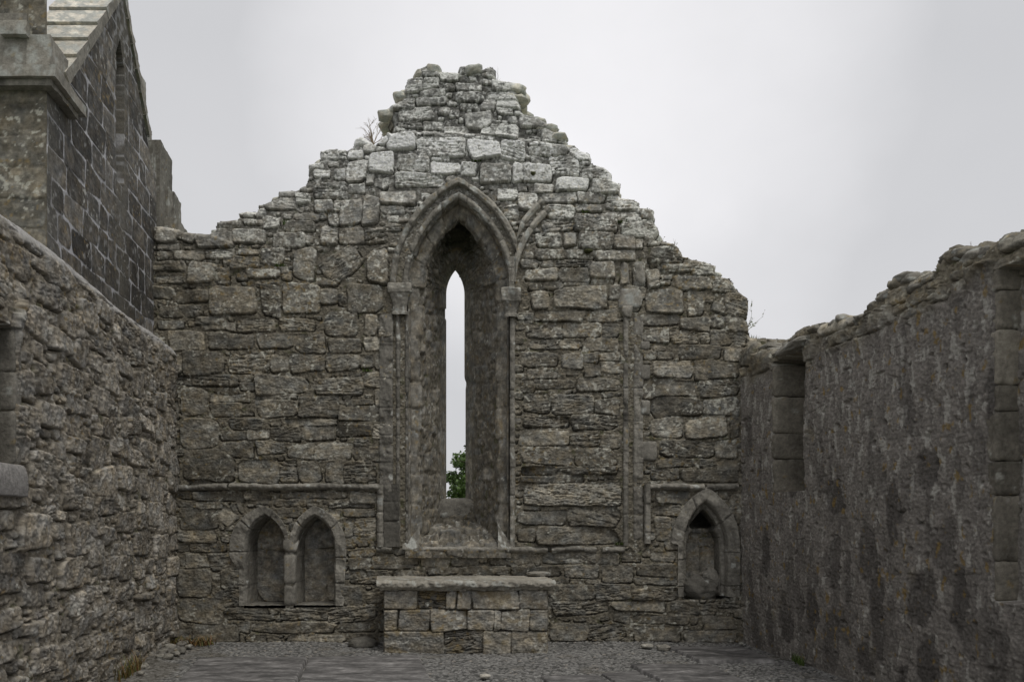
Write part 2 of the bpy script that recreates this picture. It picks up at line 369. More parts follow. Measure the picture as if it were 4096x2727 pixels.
TR = [
 (500,200,.7014,"1672,80,1788,165;1792,112,1900,188;1903,80,2030,152;2035,82,2118,160;1592,155,1698,248;1700,168,1790,228;2095,170,2260,240;2070,240,2250,290;2120,290,2255,335;1500,282,1655,350;1660,278,1840,322;1560,332,1770,405;1910,315,2012,352;1885,250,2045,305;1885,200,2040,245;1680,232,1825,275;1560,402,1700,450;1530,440,1600,470;1700,415,1810,460;1940,370,2090,460;2120,330,2215,372;1850,350,1905,395;1490,475,1655,570;1665,495,1940,615;1960,525,2140,632;2145,518,2281,632;1555,598,1735,695;1745,640,1915,705;1920,645,2005,715;1745,608,1850,635;2025,660,2205,760;2215,648,2281,752;1395,590,1530,700;1265,630,1380,750;1120,590,1275,655;1055,670,1150,715;1305,518,1420,575;1430,485,1520,535;1190,680,1255,740;1540,705,1810,780;1425,732,1498,790;1080,760,1270,850;1265,765,1370,820;1380,710,1420,770;890,825,985,870;825,875,1000,940;990,855,1080,915;1080,860,1190,925;1190,855,1230,920;1225,850,1355,1000;1360,830,1450,1000;1455,805,1655,880;1460,890,1590,935;780,905,815,935;670,948,760,985;760,940,830,985;545,995,690,1045;700,1000,820,1030;965,935,1105,980;1105,930,1150,968;1160,925,1215,1000;895,980,1080,1040;845,1048,1028,1130;1030,1060,1070,1110;1120,1005,1215,1110;1222,1015,1365,1112;1370,1030,1500,1110;180,1000,300,1100;400,1040,620,1130;330,1030,400,1100;180,1110,310,1145;180,1155,245,1200;280,1150,450,1200;460,1140,620,1195;600,1180,765,1250;650,1135,760,1170;775,1130,905,1230;690,1250,880,1300;960,1140,1085,1310;1125,1150,1350,1300,.6;1380,1150,1500,1330;480,1350,745,1510;370,1210,510,1330;520,1245,600,1340;780,1325,885,1520;900,1330,1110,1500;1110,1370,1210,1450;1270,1340,1470,1500;200,1460,410,1520;165,1210,350,1260;180,1290,350,1330;290,1370,480,1440;1215,1390,1265,1460"),
 (1400,200,.7654,"890,350,1050,412;1000,420,1080,490;1085,430,1138,490;935,505,1140,550;1150,515,1265,580;945,555,1005,590;1045,548,1195,655;1215,615,1372,680;1262,682,1418,750;1075,668,1245,740;1008,750,1185,800;1192,750,1332,802;1340,762,1520,840;1500,820,1595,895;1030,812,1170,888;1170,860,1395,955;1400,855,1525,905;1420,895,1622,978;1000,895,1165,950;970,960,1105,1030;1120,955,1180,1030;1195,955,1375,1040;1380,965,1490,1040;1495,985,1530,1040;895,595,1050,690;1180,810,1310,845;800,815,880,880;1280,605,1340,625"),
 (600,850,.4464,"780,955,1120,1072;1160,945,1480,1060;1570,885,1860,1110;1925,920,2030,1100;2040,920,2180,1130;170,1065,480,1240;520,1075,700,1220;690,1090,930,1220;965,1090,1275,1220;1300,1095,1570,1260;1600,1135,1890,1255;1915,1120,2100,1240;290,1245,655,1450;190,1265,285,1440;705,1260,1070,1450;1085,1280,1240,1430;1250,1270,1570,1430;1580,1265,1880,1420;1890,1285,2000,1400;2015,1265,2170,1410;400,935,680,1010;480,1010,670,1050;60,965,300,1040;100,840,470,930;230,1460,790,1552"),
 (650,1450,.4464,"830,120,1300,290;1350,135,1790,285;1810,85,2005,225;700,180,820,250;680,120,800,170;165,235,400,475;430,365,715,485;430,285,630,360;640,285,780,360;845,330,1210,490;1220,305,1575,490;1580,395,1995,520;1640,335,1895,385;1900,235,2060,395;165,505,500,770;520,620,755,695;590,505,900,600;760,600,960,690;970,575,1250,700;1255,575,1545,700;1560,560,1870,660;1890,550,2060,680;520,715,810,850;845,715,1120,815;1130,735,1360,860;1365,725,1695,870;1710,755,1995,880;195,780,650,1060;680,870,1040,1080;1050,880,1215,1080;1215,885,1420,1075;1465,885,1640,1085;1620,880,1915,1085;1100,510,1560,570;820,290,1200,330;270,1155,720,1240;140,1165,265,1220;730,1165,960,1230;1040,1165,1640,1215;1675,1165,1915,1275;300,1245,540,1310;135,1255,260,1300;165,1305,500,1500;500,1310,660,1440,-.7;590,1290,690,1330,-1.1;640,1280,740,1320,-1.1;990,1225,1285,1290;1030,1300,1230,1390;1490,1250,1900,1300;1620,1320,1910,1380;1640,1395,1720,1560;1720,1420,1915,1568"),
 (650,1950,.4464,"140,365,480,490;520,390,590,490;245,500,570,575;135,505,240,570;205,590,415,720;150,590,210,700;420,590,735,740;525,735,735,900;120,735,430,975;470,910,550,1030;530,905,735,1070;145,990,540,1210;135,1215,265,1390;265,1215,680,1390;550,1075,960,1130;560,1130,990,1180;1060,1060,1490,1185;1480,1060,1920,1200,.12;690,1200,780,1300;800,1210,1230,1300;1220,1200,1560,1300;1570,1210,1900,1290;1100,1320,1640,1390;740,1330,930,1390;1660,560,1900,620;1670,625,1860,740;1870,625,2240,690;1870,690,2240,730;1680,745,2040,860;1560,880,1780,1060;1820,940,1960,1030"),
 (2000,1000,.4783,"170,85,315,150;290,0,790,78;800,5,1130,90;1240,-20,1530,115;470,90,770,150;735,100,955,240;1120,100,1215,305;1010,90,1075,300;1230,155,1330,315;1255,105,1325,140;1340,115,1600,185;1590,85,1820,210;1345,215,1435,250;1335,252,1430,292;1470,220,1755,340;1770,265,1995,355;215,165,480,260;485,165,750,280;355,265,525,335;240,290,350,340;765,245,950,305;530,280,740,310;265,345,410,505;450,310,890,495;1215,330,1525,530;1570,340,1700,560,-.1;1870,350,2090,565;1770,445,1920,530,-.25;270,515,710,605;740,510,970,605;1190,545,1490,635;1505,570,1765,670;1880,550,2090,700;1765,560,1870,650;220,640,520,735;525,615,850,735;860,615,990,735;1195,655,1410,770;1430,665,1650,785;1680,690,1745,780;1755,672,1955,800;1960,690,2060,800;2070,710,2150,810;250,750,500,830;505,760,680,830;690,740,990,850;515,860,695,1005;700,865,825,945;830,860,1000,930;180,860,480,980;1490,800,1840,915;1870,820,2140,925;1200,840,1310,920;1320,850,1450,910;840,935,1000,1030;290,1090,620,1160;230,1010,480,1075;650,1070,1000,1180;1280,930,1620,1070;1630,930,1990,1080;1190,1090,1640,1230;1660,1090,2000,1220;200,1200,420,1360;430,1210,780,1370;790,1250,1000,1370;1270,1230,1690,1390;1700,1240,2000,1380;200,1390,580,1480;590,1380,980,1500;1260,1400,1530,1568;1550,1395,1890,1568,.15;1930,1390,2000,1568"),
 (2000,1650,.4783,"170,150,580,280;590,180,840,280;830,180,1010,300;180,290,600,430;620,300,970,450;180,450,980,515;170,525,700,585;205,590,1010,775;145,785,330,815;150,825,550,940;560,790,1010,950;150,970,290,1080;300,960,1000,1095;1340,240,1790,375;1800,225,1980,380;1310,395,1620,460;1680,390,1820,450;1820,400,2000,500;1260,470,1500,560;1520,480,1990,580;1300,660,1600,760;1280,780,1520,860;1300,870,1440,1090;0,1175,335,1270;360,1170,800,1260;800,1175,995,1275;1020,1180,1170,1250;1260,1170,1460,1240;100,1280,500,1370;540,1275,820,1380;850,1280,1110,1420;1140,1260,1470,1370;410,1440,790,1568;800,1430,1090,1568;1110,1380,1470,1440;1110,1470,1480,1568"),
 (1450,2100,.7006,"45,180,315,225;330,170,500,240;510,175,665,235;730,165,1010,230;370,240,550,280;570,235,830,285;170,262,320,298;850,250,980,278;1070,435,1400,510;1410,435,1730,490;1760,430,1920,510;1930,445,2020,515;2030,430,2150,475;1070,560,1290,665;1290,565,1500,665;1550,515,1860,560;1550,575,1810,665;1820,600,2130,670;1945,520,2130,595;0,260,160,330"),
]
SBK = 1+.21/D
LED = [[1400, 1566, 1640, 1800, 2000, 2140, 2280, 2380], [400, 545, 533, 537, 550, 565, 590, 500]]
def setb(x, y): return (y < np.interp(x, *LED)-4 and x > 1480) or (x < 1500 and x > 840 and y < np.interp(x, [840, 860, 990, 1085, 1215, 1250, 1360, 1500], [940, 950, 985, 945, 860, 742, 640, 560]))
def adj(x, y): return (CX+(x-CX)*SBK, HY+(y-HY)*SBK) if setb(x, y) else (x, y)
OUT = [adj(*p) for p in OUT]
STN = []
for ox, oy, sc, txt in TR:
    for it in txt.split(';'):
        v = [float(t) for t in it.split(',')]; x0, y0, x1, y1 = v[:4]; rot = v[4] if len(v) > 4 else 0.
        x0, x1, y0, y1 = ox+x0*sc, ox+x1*sc, oy+y0*sc, oy+y1*sc
        ax0, ay0 = adj((x0+x1)/2, (y0+y1)/2); x0, x1, y0, y1 = x0+ax0-(x0+x1)/2, x1+ax0-(x0+x1)/2, y0+ay0-(y0+y1)/2, y1+ay0-(y0+y1)/2
        o = {}
        if (y0+y1)/2 > 2440 and x1 < 950: o = {'lam': .1}
        if x1 < 950 and (y1-y0) > 75 and y0 > 1300: o = {'lam': .12, 'w': .3}
        STN.append([X((x0+x1)/2), Z((y0+y1)/2), (x1-x0)/2*D/F, (y1-y0)/2*D/F, rot, o])

# main dimensions of the openings (m, in the wall plane)
WCX, WZS, WW, WH = X(1834), Z(1145), .655, 1.14          # window, inner opening
N1 = (X(1060), Z(2182), .245, .385, Z(2421)); N2 = (X(1259), Z(2182), .248, .385, Z(2419)); N3 = (X(2821), Z(2178), .275, .56, Z(2385))
def arch_poly(cx, zs, w, h, z0, grow):
    s = arch_s(10, 24); x, z = arch_eval(cx, zs, w, h, z0-grow, z0-grow, s, grow); return list(zip(x, z))
HOLES = [arch_poly(WCX, WZS, WW, WH, Z(2192), .03), arch_poly(*N1, .03), arch_poly(*N2, .03), arch_poly(*N3, .03)]
WALLP = [(X(x), Z(y)) for x, y in OUT]

# ------------------------------------------------------------------ the ruined gable wall
wall = empty('gable_wall', (0, D, 0))
tag(wall, 'roofless grey rubble gable wall with ragged top, pierced by one tall narrow pointed window', 'wall')
st = .009
gx = np.arange(X(560), X(3200), st); gz = np.arange(-.03, Z(205), st)
U, V = np.meshgrid(gx, gz, indexing='ij')
def blocked(uu, vv):
    b = ~inpoly(uu, vv, WALLP)
    for h in HOLES: b |= inpoly(uu, vv, h)
    b |= (uu > X(1525)) & (uu < X(1640)) & (vv > Z(2190)) & (vv < Z(1140))
    b |= (uu > X(2490)) & (uu < X(2574)) & (vv > Z(2185)) & (vv < Z(1270))
    b |= inpoly(uu, vv, arch_poly(WCX, WZS, WW, WH, WZS, .24))
    return b
fill(STN, X(590), X(3200), 0, Z(250), [(.24, .5, .13, .24, 2500), (.13, .3, .09, .17, 9000), (.08, .17, .05, .10, 14000), (.04, .09, .03, .05, 12000)], 3, blocked)
py = HY-(V-EYE)*F/D; px = CX+U*F/D
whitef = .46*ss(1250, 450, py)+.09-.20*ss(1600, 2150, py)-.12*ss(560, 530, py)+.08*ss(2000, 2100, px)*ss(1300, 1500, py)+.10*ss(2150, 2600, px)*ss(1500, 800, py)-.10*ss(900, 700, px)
darkf = -.2+.45*np.exp(-((px-2290)/230)**2-((py-2060)/120)**2)+.35*np.exp(-((px-700)/110)**2-((py-1150)/230)**2)+.3*ss(1560, 1640, px)*ss(1700, 1650, px)
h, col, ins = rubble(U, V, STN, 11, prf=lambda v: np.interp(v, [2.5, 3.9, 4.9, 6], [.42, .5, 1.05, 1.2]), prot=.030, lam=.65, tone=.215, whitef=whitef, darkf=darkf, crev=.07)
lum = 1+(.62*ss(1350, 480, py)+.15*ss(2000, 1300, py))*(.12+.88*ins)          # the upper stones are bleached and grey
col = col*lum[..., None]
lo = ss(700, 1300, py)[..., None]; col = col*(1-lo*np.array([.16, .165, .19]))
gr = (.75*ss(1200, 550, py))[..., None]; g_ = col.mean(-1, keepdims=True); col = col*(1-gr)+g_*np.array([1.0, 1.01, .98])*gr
# set-backs: the top of the gable and the left shoulder stand behind the main face
ledge = np.interp(px, [1400, 1566, 1640, 1800, 2000, 2140, 2280, 2380], [400, 540, 528, 532, 545, 560, 585, 500])
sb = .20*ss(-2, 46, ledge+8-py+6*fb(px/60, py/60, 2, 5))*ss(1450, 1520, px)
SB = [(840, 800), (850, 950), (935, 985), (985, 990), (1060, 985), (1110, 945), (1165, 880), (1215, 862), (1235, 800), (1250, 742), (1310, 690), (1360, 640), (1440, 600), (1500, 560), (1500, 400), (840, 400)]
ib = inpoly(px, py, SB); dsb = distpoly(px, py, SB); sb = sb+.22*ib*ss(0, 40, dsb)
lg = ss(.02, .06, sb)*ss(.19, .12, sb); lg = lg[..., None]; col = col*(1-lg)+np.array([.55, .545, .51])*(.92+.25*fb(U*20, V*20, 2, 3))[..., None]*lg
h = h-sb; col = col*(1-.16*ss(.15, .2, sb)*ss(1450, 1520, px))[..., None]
dout = distpoly(U, V, [p for p in WALLP[:-2]], closed=False)
h = h-.10*np.clip(1-dout/.07, 0, 1)**2
h = h+.03*fb(U*.7, V*.7, 2, 61)
h = h-.05*ss(2960, 3060, px)*0
sq = inpoly(px, py, [(1865, 2213), (1905, 2213), (1905, 2226), (1865, 2226)]); h = h-.25*sq
cc = lambda A: .25*(A[:-1, :-1]+A[1:, :-1]+A[1:, 1:]+A[:-1, 1:])
cu, cv = cc(U), cc(V)
wj = .012*fb(cu*14, cv*14, 2, 77)
body = inpoly(cu+wj, cv+wj, WALLP); opn = np.zeros_like(body)
for hp in HOLES: opn |= inpoly(cu, cv, hp)
mask = body & ~opn
P = np.stack([U, D-h, V], -1)
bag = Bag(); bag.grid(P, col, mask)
# ragged rim through the wall's thickness
T = 1.0
idx = np.arange(U.size).reshape(U.shape)
edges = []
mb = np.pad(body, 1)
a = mb[1:-1, 1:-1]
for (di, dj, e) in ((1, 0, lambda i, j: (idx[i+1, j], idx[i+1, j+1])), (-1, 0, lambda i, j: (idx[i, j+1], idx[i, j])), (0, 1, lambda i, j: (idx[i+1, j+1], idx[i, j+1]))):
    nb = mb[1+di:mb.shape[0]-1+di, 1+dj:mb.shape[1]-1+dj]
    i, j = np.where(a & ~nb); A, B = e(i, j); edges.append(np.stack([A, B], -1))
edges = np.concatenate(edges); vid, inv = np.unique(edges, return_inverse=True); inv = inv.reshape(edges.shape)
p0 = P.reshape(-1, 3)[vid]; c0 = col.reshape(-1, 3)[vid]; K = 14
yy = np.linspace(0, 1, K)
L = []
for k in range(K):
    q = p0.copy(); q[:, 1] = p0[:, 1]*(1-yy[k])+(D+T)*yy[k]
    f = min(1, k/2.)
    blk = np.floor(q[:, 1]*4+n3(q, 1.5, 3))
    q[:, 0] += f*(.05*n3(q, 3, 41, 3)+.02*np.sin(blk*7)); q[:, 2] += f*(.07*n3(q, 3.5, 45, 3)-.03-.02*np.cos(blk*5)); L.append(q)
L = np.array(L); nv = len(vid); qs = []
for k in range(K-1):
    qs.append(np.stack([inv[:, 0]+k*nv, inv[:, 0]+(k+1)*nv, inv[:, 1]+(k+1)*nv, inv[:, 1]+k*nv], -1))
Pr = L.reshape(-1, 3); bag.add(Pr, np.concatenate(qs), stonecol(Pr, .38, 5, .5, dark=.1))
# outer face (coarse)
ox_ = np.arange(X(560), X(3200), .05); oz_ = np.arange(0, Z(250), .05); OU, OV = np.meshgrid(ox_, oz_, indexing='ij')
SCX, SZS, SW, SHH = X(1821, D+T), Z(1178, D+T), .130, .35
om = inpoly(cc(OU), cc(OV)+.06, WALLP) & ~inpoly(cc(OU), cc(OV), arch_poly(SCX, SZS, SW, SHH, Z(1995, D+T), .02))
OP = np.stack([OU, D+T+.0*OU+.03*fb(OU*4, OV*4, 3, 8), OV], -1); bag.grid(OP, stonecol(OP, .22, 9), om, flip=True)
# loose-looking stones bedded along the ragged top, deeper in the wall than the front skin
rs = np.random.RandomState(21); top = [p for p in OUT[1:-3] if p[1] < 1345]
for i in range(len(top)-1):
    (x0, y0), (x1, y1) = top[i], top[i+1]; ln = math.hypot(x1-x0, y1-y0)
    if abs(x1-x0) < 12: continue
    for k in range(max(1, int(ln/55))):
        t = rs.rand(); xx, yv = x0+(x1-x0)*t, y0+(y1-y0)*t
        for dep in (.32, .62, .9):
            if rs.rand() < .25: continue
            w_, h_ = rs.uniform(.18, .36), rs.uniform(.09, .16)
            blob(bag, (X(xx)+rs.normal(0, .04), D+dep+rs.normal(0, .05), Z(yv)-h_*.62-.03*rs.rand()), (w_, rs.uniform(.2, .34), h_), int(rs.randint(900)), .55, .6, rs.normal(0, .1), (9, 6), tint=(1.12, 1.14, 1.12))
bag.build('rubble_masonry', M_ST, wall)

# ---- window: embrasure, arch mouldings, jambs, capitals, sill
win = empty('lancet_window', (WCX, D, Z(2192))); win.parent = wall; win.matrix_parent_inverse = wall.matrix_basis.inverted()


def sub(name, loc, parent):
    o = empty(name, loc); o.parent = parent; o.matrix_parent_inverse = parent.matrix_basis.inverted(); return o
ZIN = Z(2192)
bag = Bag()
s = arch_s(170, 110); nk = 95
kk = np.concatenate([np.linspace(0, .999, 14), np.linspace(1, 1.999, 16), np.linspace(2, 3, nk)])
S = s[:, None]+0*kk[None]; Kk = kk[None]+0*S
ri = np.where(Kk < 1, -.004*Kk, -.004-.135*np.clip(Kk-1, 0, 1)); yi = np.where(Kk < 1, .15*Kk-.02, .13+.05*np.clip(Kk-1, 0, 1))
ax_, az_ = arch_eval(WCX, WZS, WW, WH, ZIN-.1, ZIN-.1, S, ri)
zz0 = SZS+np.clip(S, 0, 1)*0
sr = np.zeros_like(S)
bx_, bz_ = arch_eval(SCX, SZS, SW, SHH, ZIN-.1, ZIN-.1, S, sr)
nt_ = ss(Z(1280, D+T), Z(1262, D+T), bz_)*(bz_ < Z(1236, D+T))*(S < 1); bx_ = bx_-.042*nt_
nt2 = ss(Z(1520, D+T), Z(1540, D+T), bz_)*(S > 3); bx_ = bx_+.016*nt2+.02*np.exp(-((bz_-Z(1530, D+T))/.05)**2)*(S > 3)
k2 = np.clip(Kk-2, 0, 1); xx = ax_*(1-k2)+bx_*k2; zz = az_*(1-k2)+bz_*k2; yy_ = D+yi*(1-k2)+(T+.02)*k2
P = np.stack([xx, yy_, zz], -1)
l = arch_len(WCX, WZS, WW, WH, ZIN-.1, ZIN-.1, s); dep = np.clip(Kk-2, 0, 1)*1.0+.15*np.clip(Kk, 0, 1)+.14*np.clip(Kk-1, 0, 1)
LU = l[:, None]+0*dep
es = []; rs = np.random.RandomState(5); t = 0; row = 0; Lm = l[-1]
while t < Lm:
    hgt = rs.uniform(.24, .42); arc = WZS-(ZIN-.1) < t+hgt/2 < Lm-(WZS-(ZIN-.1))
    q = rs.uniform(.42, .6) if arc else rs.uniform(.24, .38)
    es.append([t+hgt/2, q/2-.0, hgt/2-.006, q/2, 0, {'lam': .06, 'pr': .02, 'w': .1}])
    if not arc:
        q2 = rs.uniform(.2, .34); es.append([t+hgt/2, 1.29-q2/2, hgt/2-.006, q2/2+.01, 0, {'lam': .05, 'pr': .022, 'w': .1}])
    else: es.append([t+hgt/2, 1.29-.1, hgt/2-.006, .12, 0, {'lam': .05, 'pr': .02, 'w': .1}])
    t += hgt
fill(es, 0, Lm, 0, 1.3, [(.08, .16, .2, .45, 900), (.04, .09, .08, .2, 3000)], 8)
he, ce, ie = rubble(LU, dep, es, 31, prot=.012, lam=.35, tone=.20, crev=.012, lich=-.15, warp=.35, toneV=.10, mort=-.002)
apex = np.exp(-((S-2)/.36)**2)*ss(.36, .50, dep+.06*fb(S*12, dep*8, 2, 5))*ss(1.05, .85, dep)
he = he*(1-.8*ss(.85, 1.1, dep)); he = he-apex*(.16+.20*fb(S*11, dep*11, 4, 4, .65)); ap_ = np.clip(apex*(.9+.8*fb(S*8, dep*8, 3, 6)), 0, .85)[..., None]; ce = ce*(1-ap_)+np.array([.05, .055, .03])*ap_  # broken apex hole: its shade painted into the mossy colour, besides the cut
dS = np.gradient(P, axis=0); dK = np.gradient(P, axis=1); Nn = np.cross(dS, dK); Nn /= np.linalg.norm(Nn, axis=-1, keepdims=True)+1e-9
cen = np.array([WCX, 0, WZS-1]); sg = np.sign(((P[..., [0, 2]]-np.array([WCX, WZS-.6]))*Nn[..., [0, 2]]).sum(-1, keepdims=True)); Nn = -Nn*np.where(sg == 0, 1, sg)
ed = (ss(0, .06, dep)*ss(1.29, 1.24, dep))[..., None]
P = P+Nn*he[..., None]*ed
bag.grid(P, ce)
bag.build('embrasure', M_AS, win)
# arch: roll, hollow and hood
bag = Bag()
PRF = [(-.006, -.14), (-.004, .0), (.010, .028), (.035, .040), (.062, .034), (.082, .004), (.10, -.045), (.13, -.05), (.152, -.02), (.160, .045), (.172, .066), (.215, .066), (.238, .045), (.246, -.06)]
def hr(S_, R_):   # the right half of the hood runs into the neighbouring arch and is cut back above the capital
    lim = np.where(S_ > 2.0, np.interp(S_, [2, 2.62, 2.78, 3.0, 4], [.25, .25, .13, .07, .07]), .25); return np.minimum(R_, lim)
arch_sweep(bag, WCX, WZS, WW, WH, ZIN, ZIN, PRF, s0=1.0, s1=3.0, seed=3, base=.27, white=.38, joint=.34, rmul=hr, rough=.011, wear=.022)
bag.build('moulded_arch', M_AS, win)
# left jamb: arris roll, hollow, shaft, flat band
bag = Bag(); zb = Z(2188); zt = Z(1258)
xl = X(1520)
LJ = [(0, -.02), (.0, .035), (.15, .045), (.172, .03), (.176, -.035), (.19, -.045), (.20, -.02), (.215, .025), (.235, .04), (.255, .03), (.27, -.01), (.285, -.06), (.315, -.065), (.325, -.02), (.335, .015), (.355, .025), (.372, .012), (.378, -.02), (.378, -.14)]
strip(bag, xl, 0, zb, zt, LJ, wear=.03, rough=.009, seed=8, base=.16, white=.12, dark=.55, joint=.5)
strip(bag, X(1538), 0, Z(2185), Z(1935), [(0, 0), (0, .052), (.19, .056), (.20, .02)], seed=9, base=.10, white=.0, dark=.6, joint=.4)
# right jamb: thin roll beside the opening
RJ = [(0, -.14), (0, -.03), (.008, .0), (.016, .026), (.045, .04), (.072, .026), (.088, -.01), (.09, -.03)]
strip(bag, X(2036), 0, zb, Z(1262), RJ, wear=.02, rough=.009, seed=18, base=.22, white=.2, dark=.3, joint=.45)
strip(bag, X(2034), 0, Z(1262), Z(1030), [(0, -.14), (0, .0), (.01, .03), (.07, .045), (.085, .0)], seed=19, base=.26, white=.25, joint=.3)
bag.build('moulded_jamb', M_AS, win)
def capital(x0, x1, ytop, yab, ybot, seed, fan=True, pw=.075, base=.21):
    """abacus, bell and necking seen from the front; px spans"""
    bag = Bag(); cx = (X(x0)+X(x1))/2; w = (X(x1)-X(x0))/2
    z0, z1, z2 = Z(ybot), Z(yab), Z(ytop); prof = []
    n = 46; th = np.linspace(-math.pi*.5, math.pi*.5, 41)
    rows = []
    zs_ = np.linspace(z0, z2, n)
    for zz in zs_:
        t = (zz-z0)/(z2-z0); tb = (z1-z0)/(z2-z0)
        if t > tb: r_ = 1.0 if t < .97 else .96
        elif t < .10: r_ = .70
        else: r_ = .58+.34*((t-.1)/(tb-.1))**2.2
        pp = 8 if t > tb else 3.
        k = (np.abs(np.sin(th))**pp+np.abs(np.cos(th))**pp)**(-1/pp)
        flute = 1-.05*(np.cos(th*9)*.5+.5)*(t < tb)*(t > .12)
        rows.append(np.stack([cx+w*r_*k*np.sin(th)*flute, D-.02-(pw*r_)*k*np.cos(th)*flute, zz+0*th], -1))
    P = np.array(rows); d = n3(P, 14, seed, 3)*.014; P[..., 1] -= d; P[..., 2] += d*.6
    topc = P[-1:].copy(); topc[..., 1] = D; P = np.concatenate([P, topc])
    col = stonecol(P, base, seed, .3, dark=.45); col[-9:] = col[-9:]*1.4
    bag.grid(P, col); return bag.build('capital', M_AS, win)
capital(1553, 1650, 1138, 1176, 1262, 4)
capital(2004, 2084, 1158, 1212, 1272, 6, pw=.10, base=.23)
# sill: broken rubble slope with ashlar fragments at both ends
bag = Bag(); us = np.linspace(WCX-WW-.03, WCX+WW+.03, 150)
ky = [(-.075, -.12), (-.07, -.015), (.02, .02), (.12, .05), (.55, .26), (.78, .33), (.80, .62), (.86, .66), (1.04, .665)]
pr = resample([(a, b) for a, b in ky], .012); UU = us[:, None]+0*pr[None, :, 0]; PP = pr[None, :, 0]+0*UU
s_st = []; fill(s_st, us[0], us[-1], 0, 2.2, [(.12, .3, .08, .18, 400), (.05, .12, .04, .08, 1500)], 12)
al = np.concatenate([[0], np.cumsum(np.hypot(*np.diff(pr, axis=0).T))])
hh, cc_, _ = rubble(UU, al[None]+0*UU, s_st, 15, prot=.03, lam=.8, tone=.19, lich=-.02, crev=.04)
fl = ss(.0, .05, PP)*ss(.76, .70, PP)
P = np.stack([UU, D+PP-.012*hh/.03, ZIN+pr[None, :, 1]+hh*fl*1.3+.05*fl*fb(UU*5, PP*5, 3, 3)], -1)
bag.grid(P, cc_*.78)
for sx, x0 in ((1, 1612), (-1, 2058)):       # sloping ashlar stops of the jamb bases
    x_ = X(x0); w_ = .215*sx
    q = [(x_, D-.05, ZIN), (x_+w_, D-.05, ZIN), (x_+w_, D+.09, ZIN+.31), (x_+w_*.35, D+.03, ZIN+.16), (x_, D-.02, ZIN+.12)]
    A = np.array(q); n_ = 22; g = np.zeros((n_, n_, 3))
    for i in range(n_):
        for j in range(n_):
            a_, b_ = i/(n_-1), j/(n_-1); lo = np.array([x_+w_*a_, D-.065, ZIN-.01]); hi = np.array([x_+w_*a_, D-.03+.13*a_, ZIN+.06+.26*a_**1.5]); g[i, j] = lo*(1-b_)+hi*b_
    g[..., 1] -= n3(g, 12, 3, 2)*.008; bag.grid(g, stonecol(g, .2, 33+sx, .55, dark=.4))
blob(bag, (X(1826, D+.92), D+.93, (Z(1998, D+.9)+Z(2082, D+.9))/2), (.62, .30, .335), 71, .19, .1, 0, (20, 14), 4.5, .07)
bag.build('sill', M_ST, win)

# ---- second, blocked arch beginning right of the window, and its shaft
bag = Bag()
def cut(S_, R_): return R_
arch_sweep(bag, X(2463), WZS-.03, 1.309, 1.31, ZIN, ZIN, [(0, -.03), (.0, .045), (.035, .065), (.075, .045), (.09, -.0), (.12, -.005), (.13, .045), (.165, .07), (.205, .05), (.215, -.03)], s0=1.03, s1=1.56, rmul=lambda S_, R_: np.minimum(R_, np.interp(S_, [1., 1.2, 1.3, 1.42], [.055, .09, .14, .22])), seed=14, base=.32, white=.34, joint=.3)
bag.build('blocked_arch', M_AS, wall)
bag = Bag()
SP = [(0, -.02), (0, .03), (.022, .045), (.05, .04), (.075, .0), (.085, -.03), (.115, -.035), (.125, -.01), (.14, .03), (.16, .036), (.175, .034), (.255, .03), (.26, -.02)]
strip(bag, X(2493), 0, Z(2180), Z(1268), [(a, b*.8-.004) for a, b in SP], wear=.025, rough=.010, seed=28, base=.2, white=.12, dark=.35, joint=.45)
for (x0, y0, x1, y1) in ((2560, 1365, 2598, 1400), (2560, 1460, 2600, 1518), (2560, 1765, 2628, 1843), (2563, 1600, 2600, 1660)):
    blob(bag, ((X(x0)+X(x1))/2, D+.02, (Z(y0)+Z(y1))/2), (X(x1)-X(x0), .1, Z(y0)-Z(y1)), x0, .2, .1, 0, (12, 8), 8, .05)
bag.build('shaft', M_AS, wall)
bag = Bag()
blob(bag, (X(2520), D+.055, Z(1195)), (.30, .2, .26), 5, .26, .6, 0, (18, 12), 7, .06)
blob(bag, (X(2508), D+.0, Z(1248)), (.15, .14, .16), 6, .24, .1, 0, (14, 10), 5, .06)
for q_ in ((2498, .11), (2558, .15)): blob(bag, (X(q_[0]), D+.045, Z(1097)), (q_[1], .16, .30), int(q_[0]), .26, .3, .08, (12, 12), 6, .08)
bag.build('shaft_capital', M_AS, wall)

# ---- string courses
ST = [(0, -.03), (.012, .02), (.03, .055), (.05, .066), (.075, .06), (.088, .03), (.098, -.02)]
def strg(spans, y, seed, down=0.098, wear=.03, base=.22, white=.22):
    b = Bag()
    for i, (x0, x1) in enumerate(spans): strip(b, X(x0), X(x1), Z(y), 0, ST, horiz=True, joint=.42, seed=seed+i, base=base, white=white, wear=wear, rough=.010)
    return b
b = strg([(700, 915), (922, 1524)], 1963, 50, wear=.012)
strip(b, X(1509), 0, Z(2186), Z(1938), [(0, -.02), (.004, .045), (.03, .068), (.07, .068), (.093, .04), (.098, -.02)], seed=53, base=.22, white=.2, joint=.3)
b.build('string_course', M_AS, wall)
b = strg([(1508, 1570), (1660, 1875), (1880, 2002), (2010, 2190), (2206, 2385), (2408, 2498)], 2213, 60, wear=.015)
b.build('string_course', M_AS, wall)
b = strg([(2590, 2815), (2825, 2950)], 1962, 70, wear=.02)
strip(b, X(2576), 0, Z(2172), Z(1936), [(0, -.02), (.004, .05), (.02, .07), (.07, .07), (.084, .03), (.088, -.02)], seed=73, base=.25, white=.15, joint=.3)
b.build('string_course', M_AS, wall)

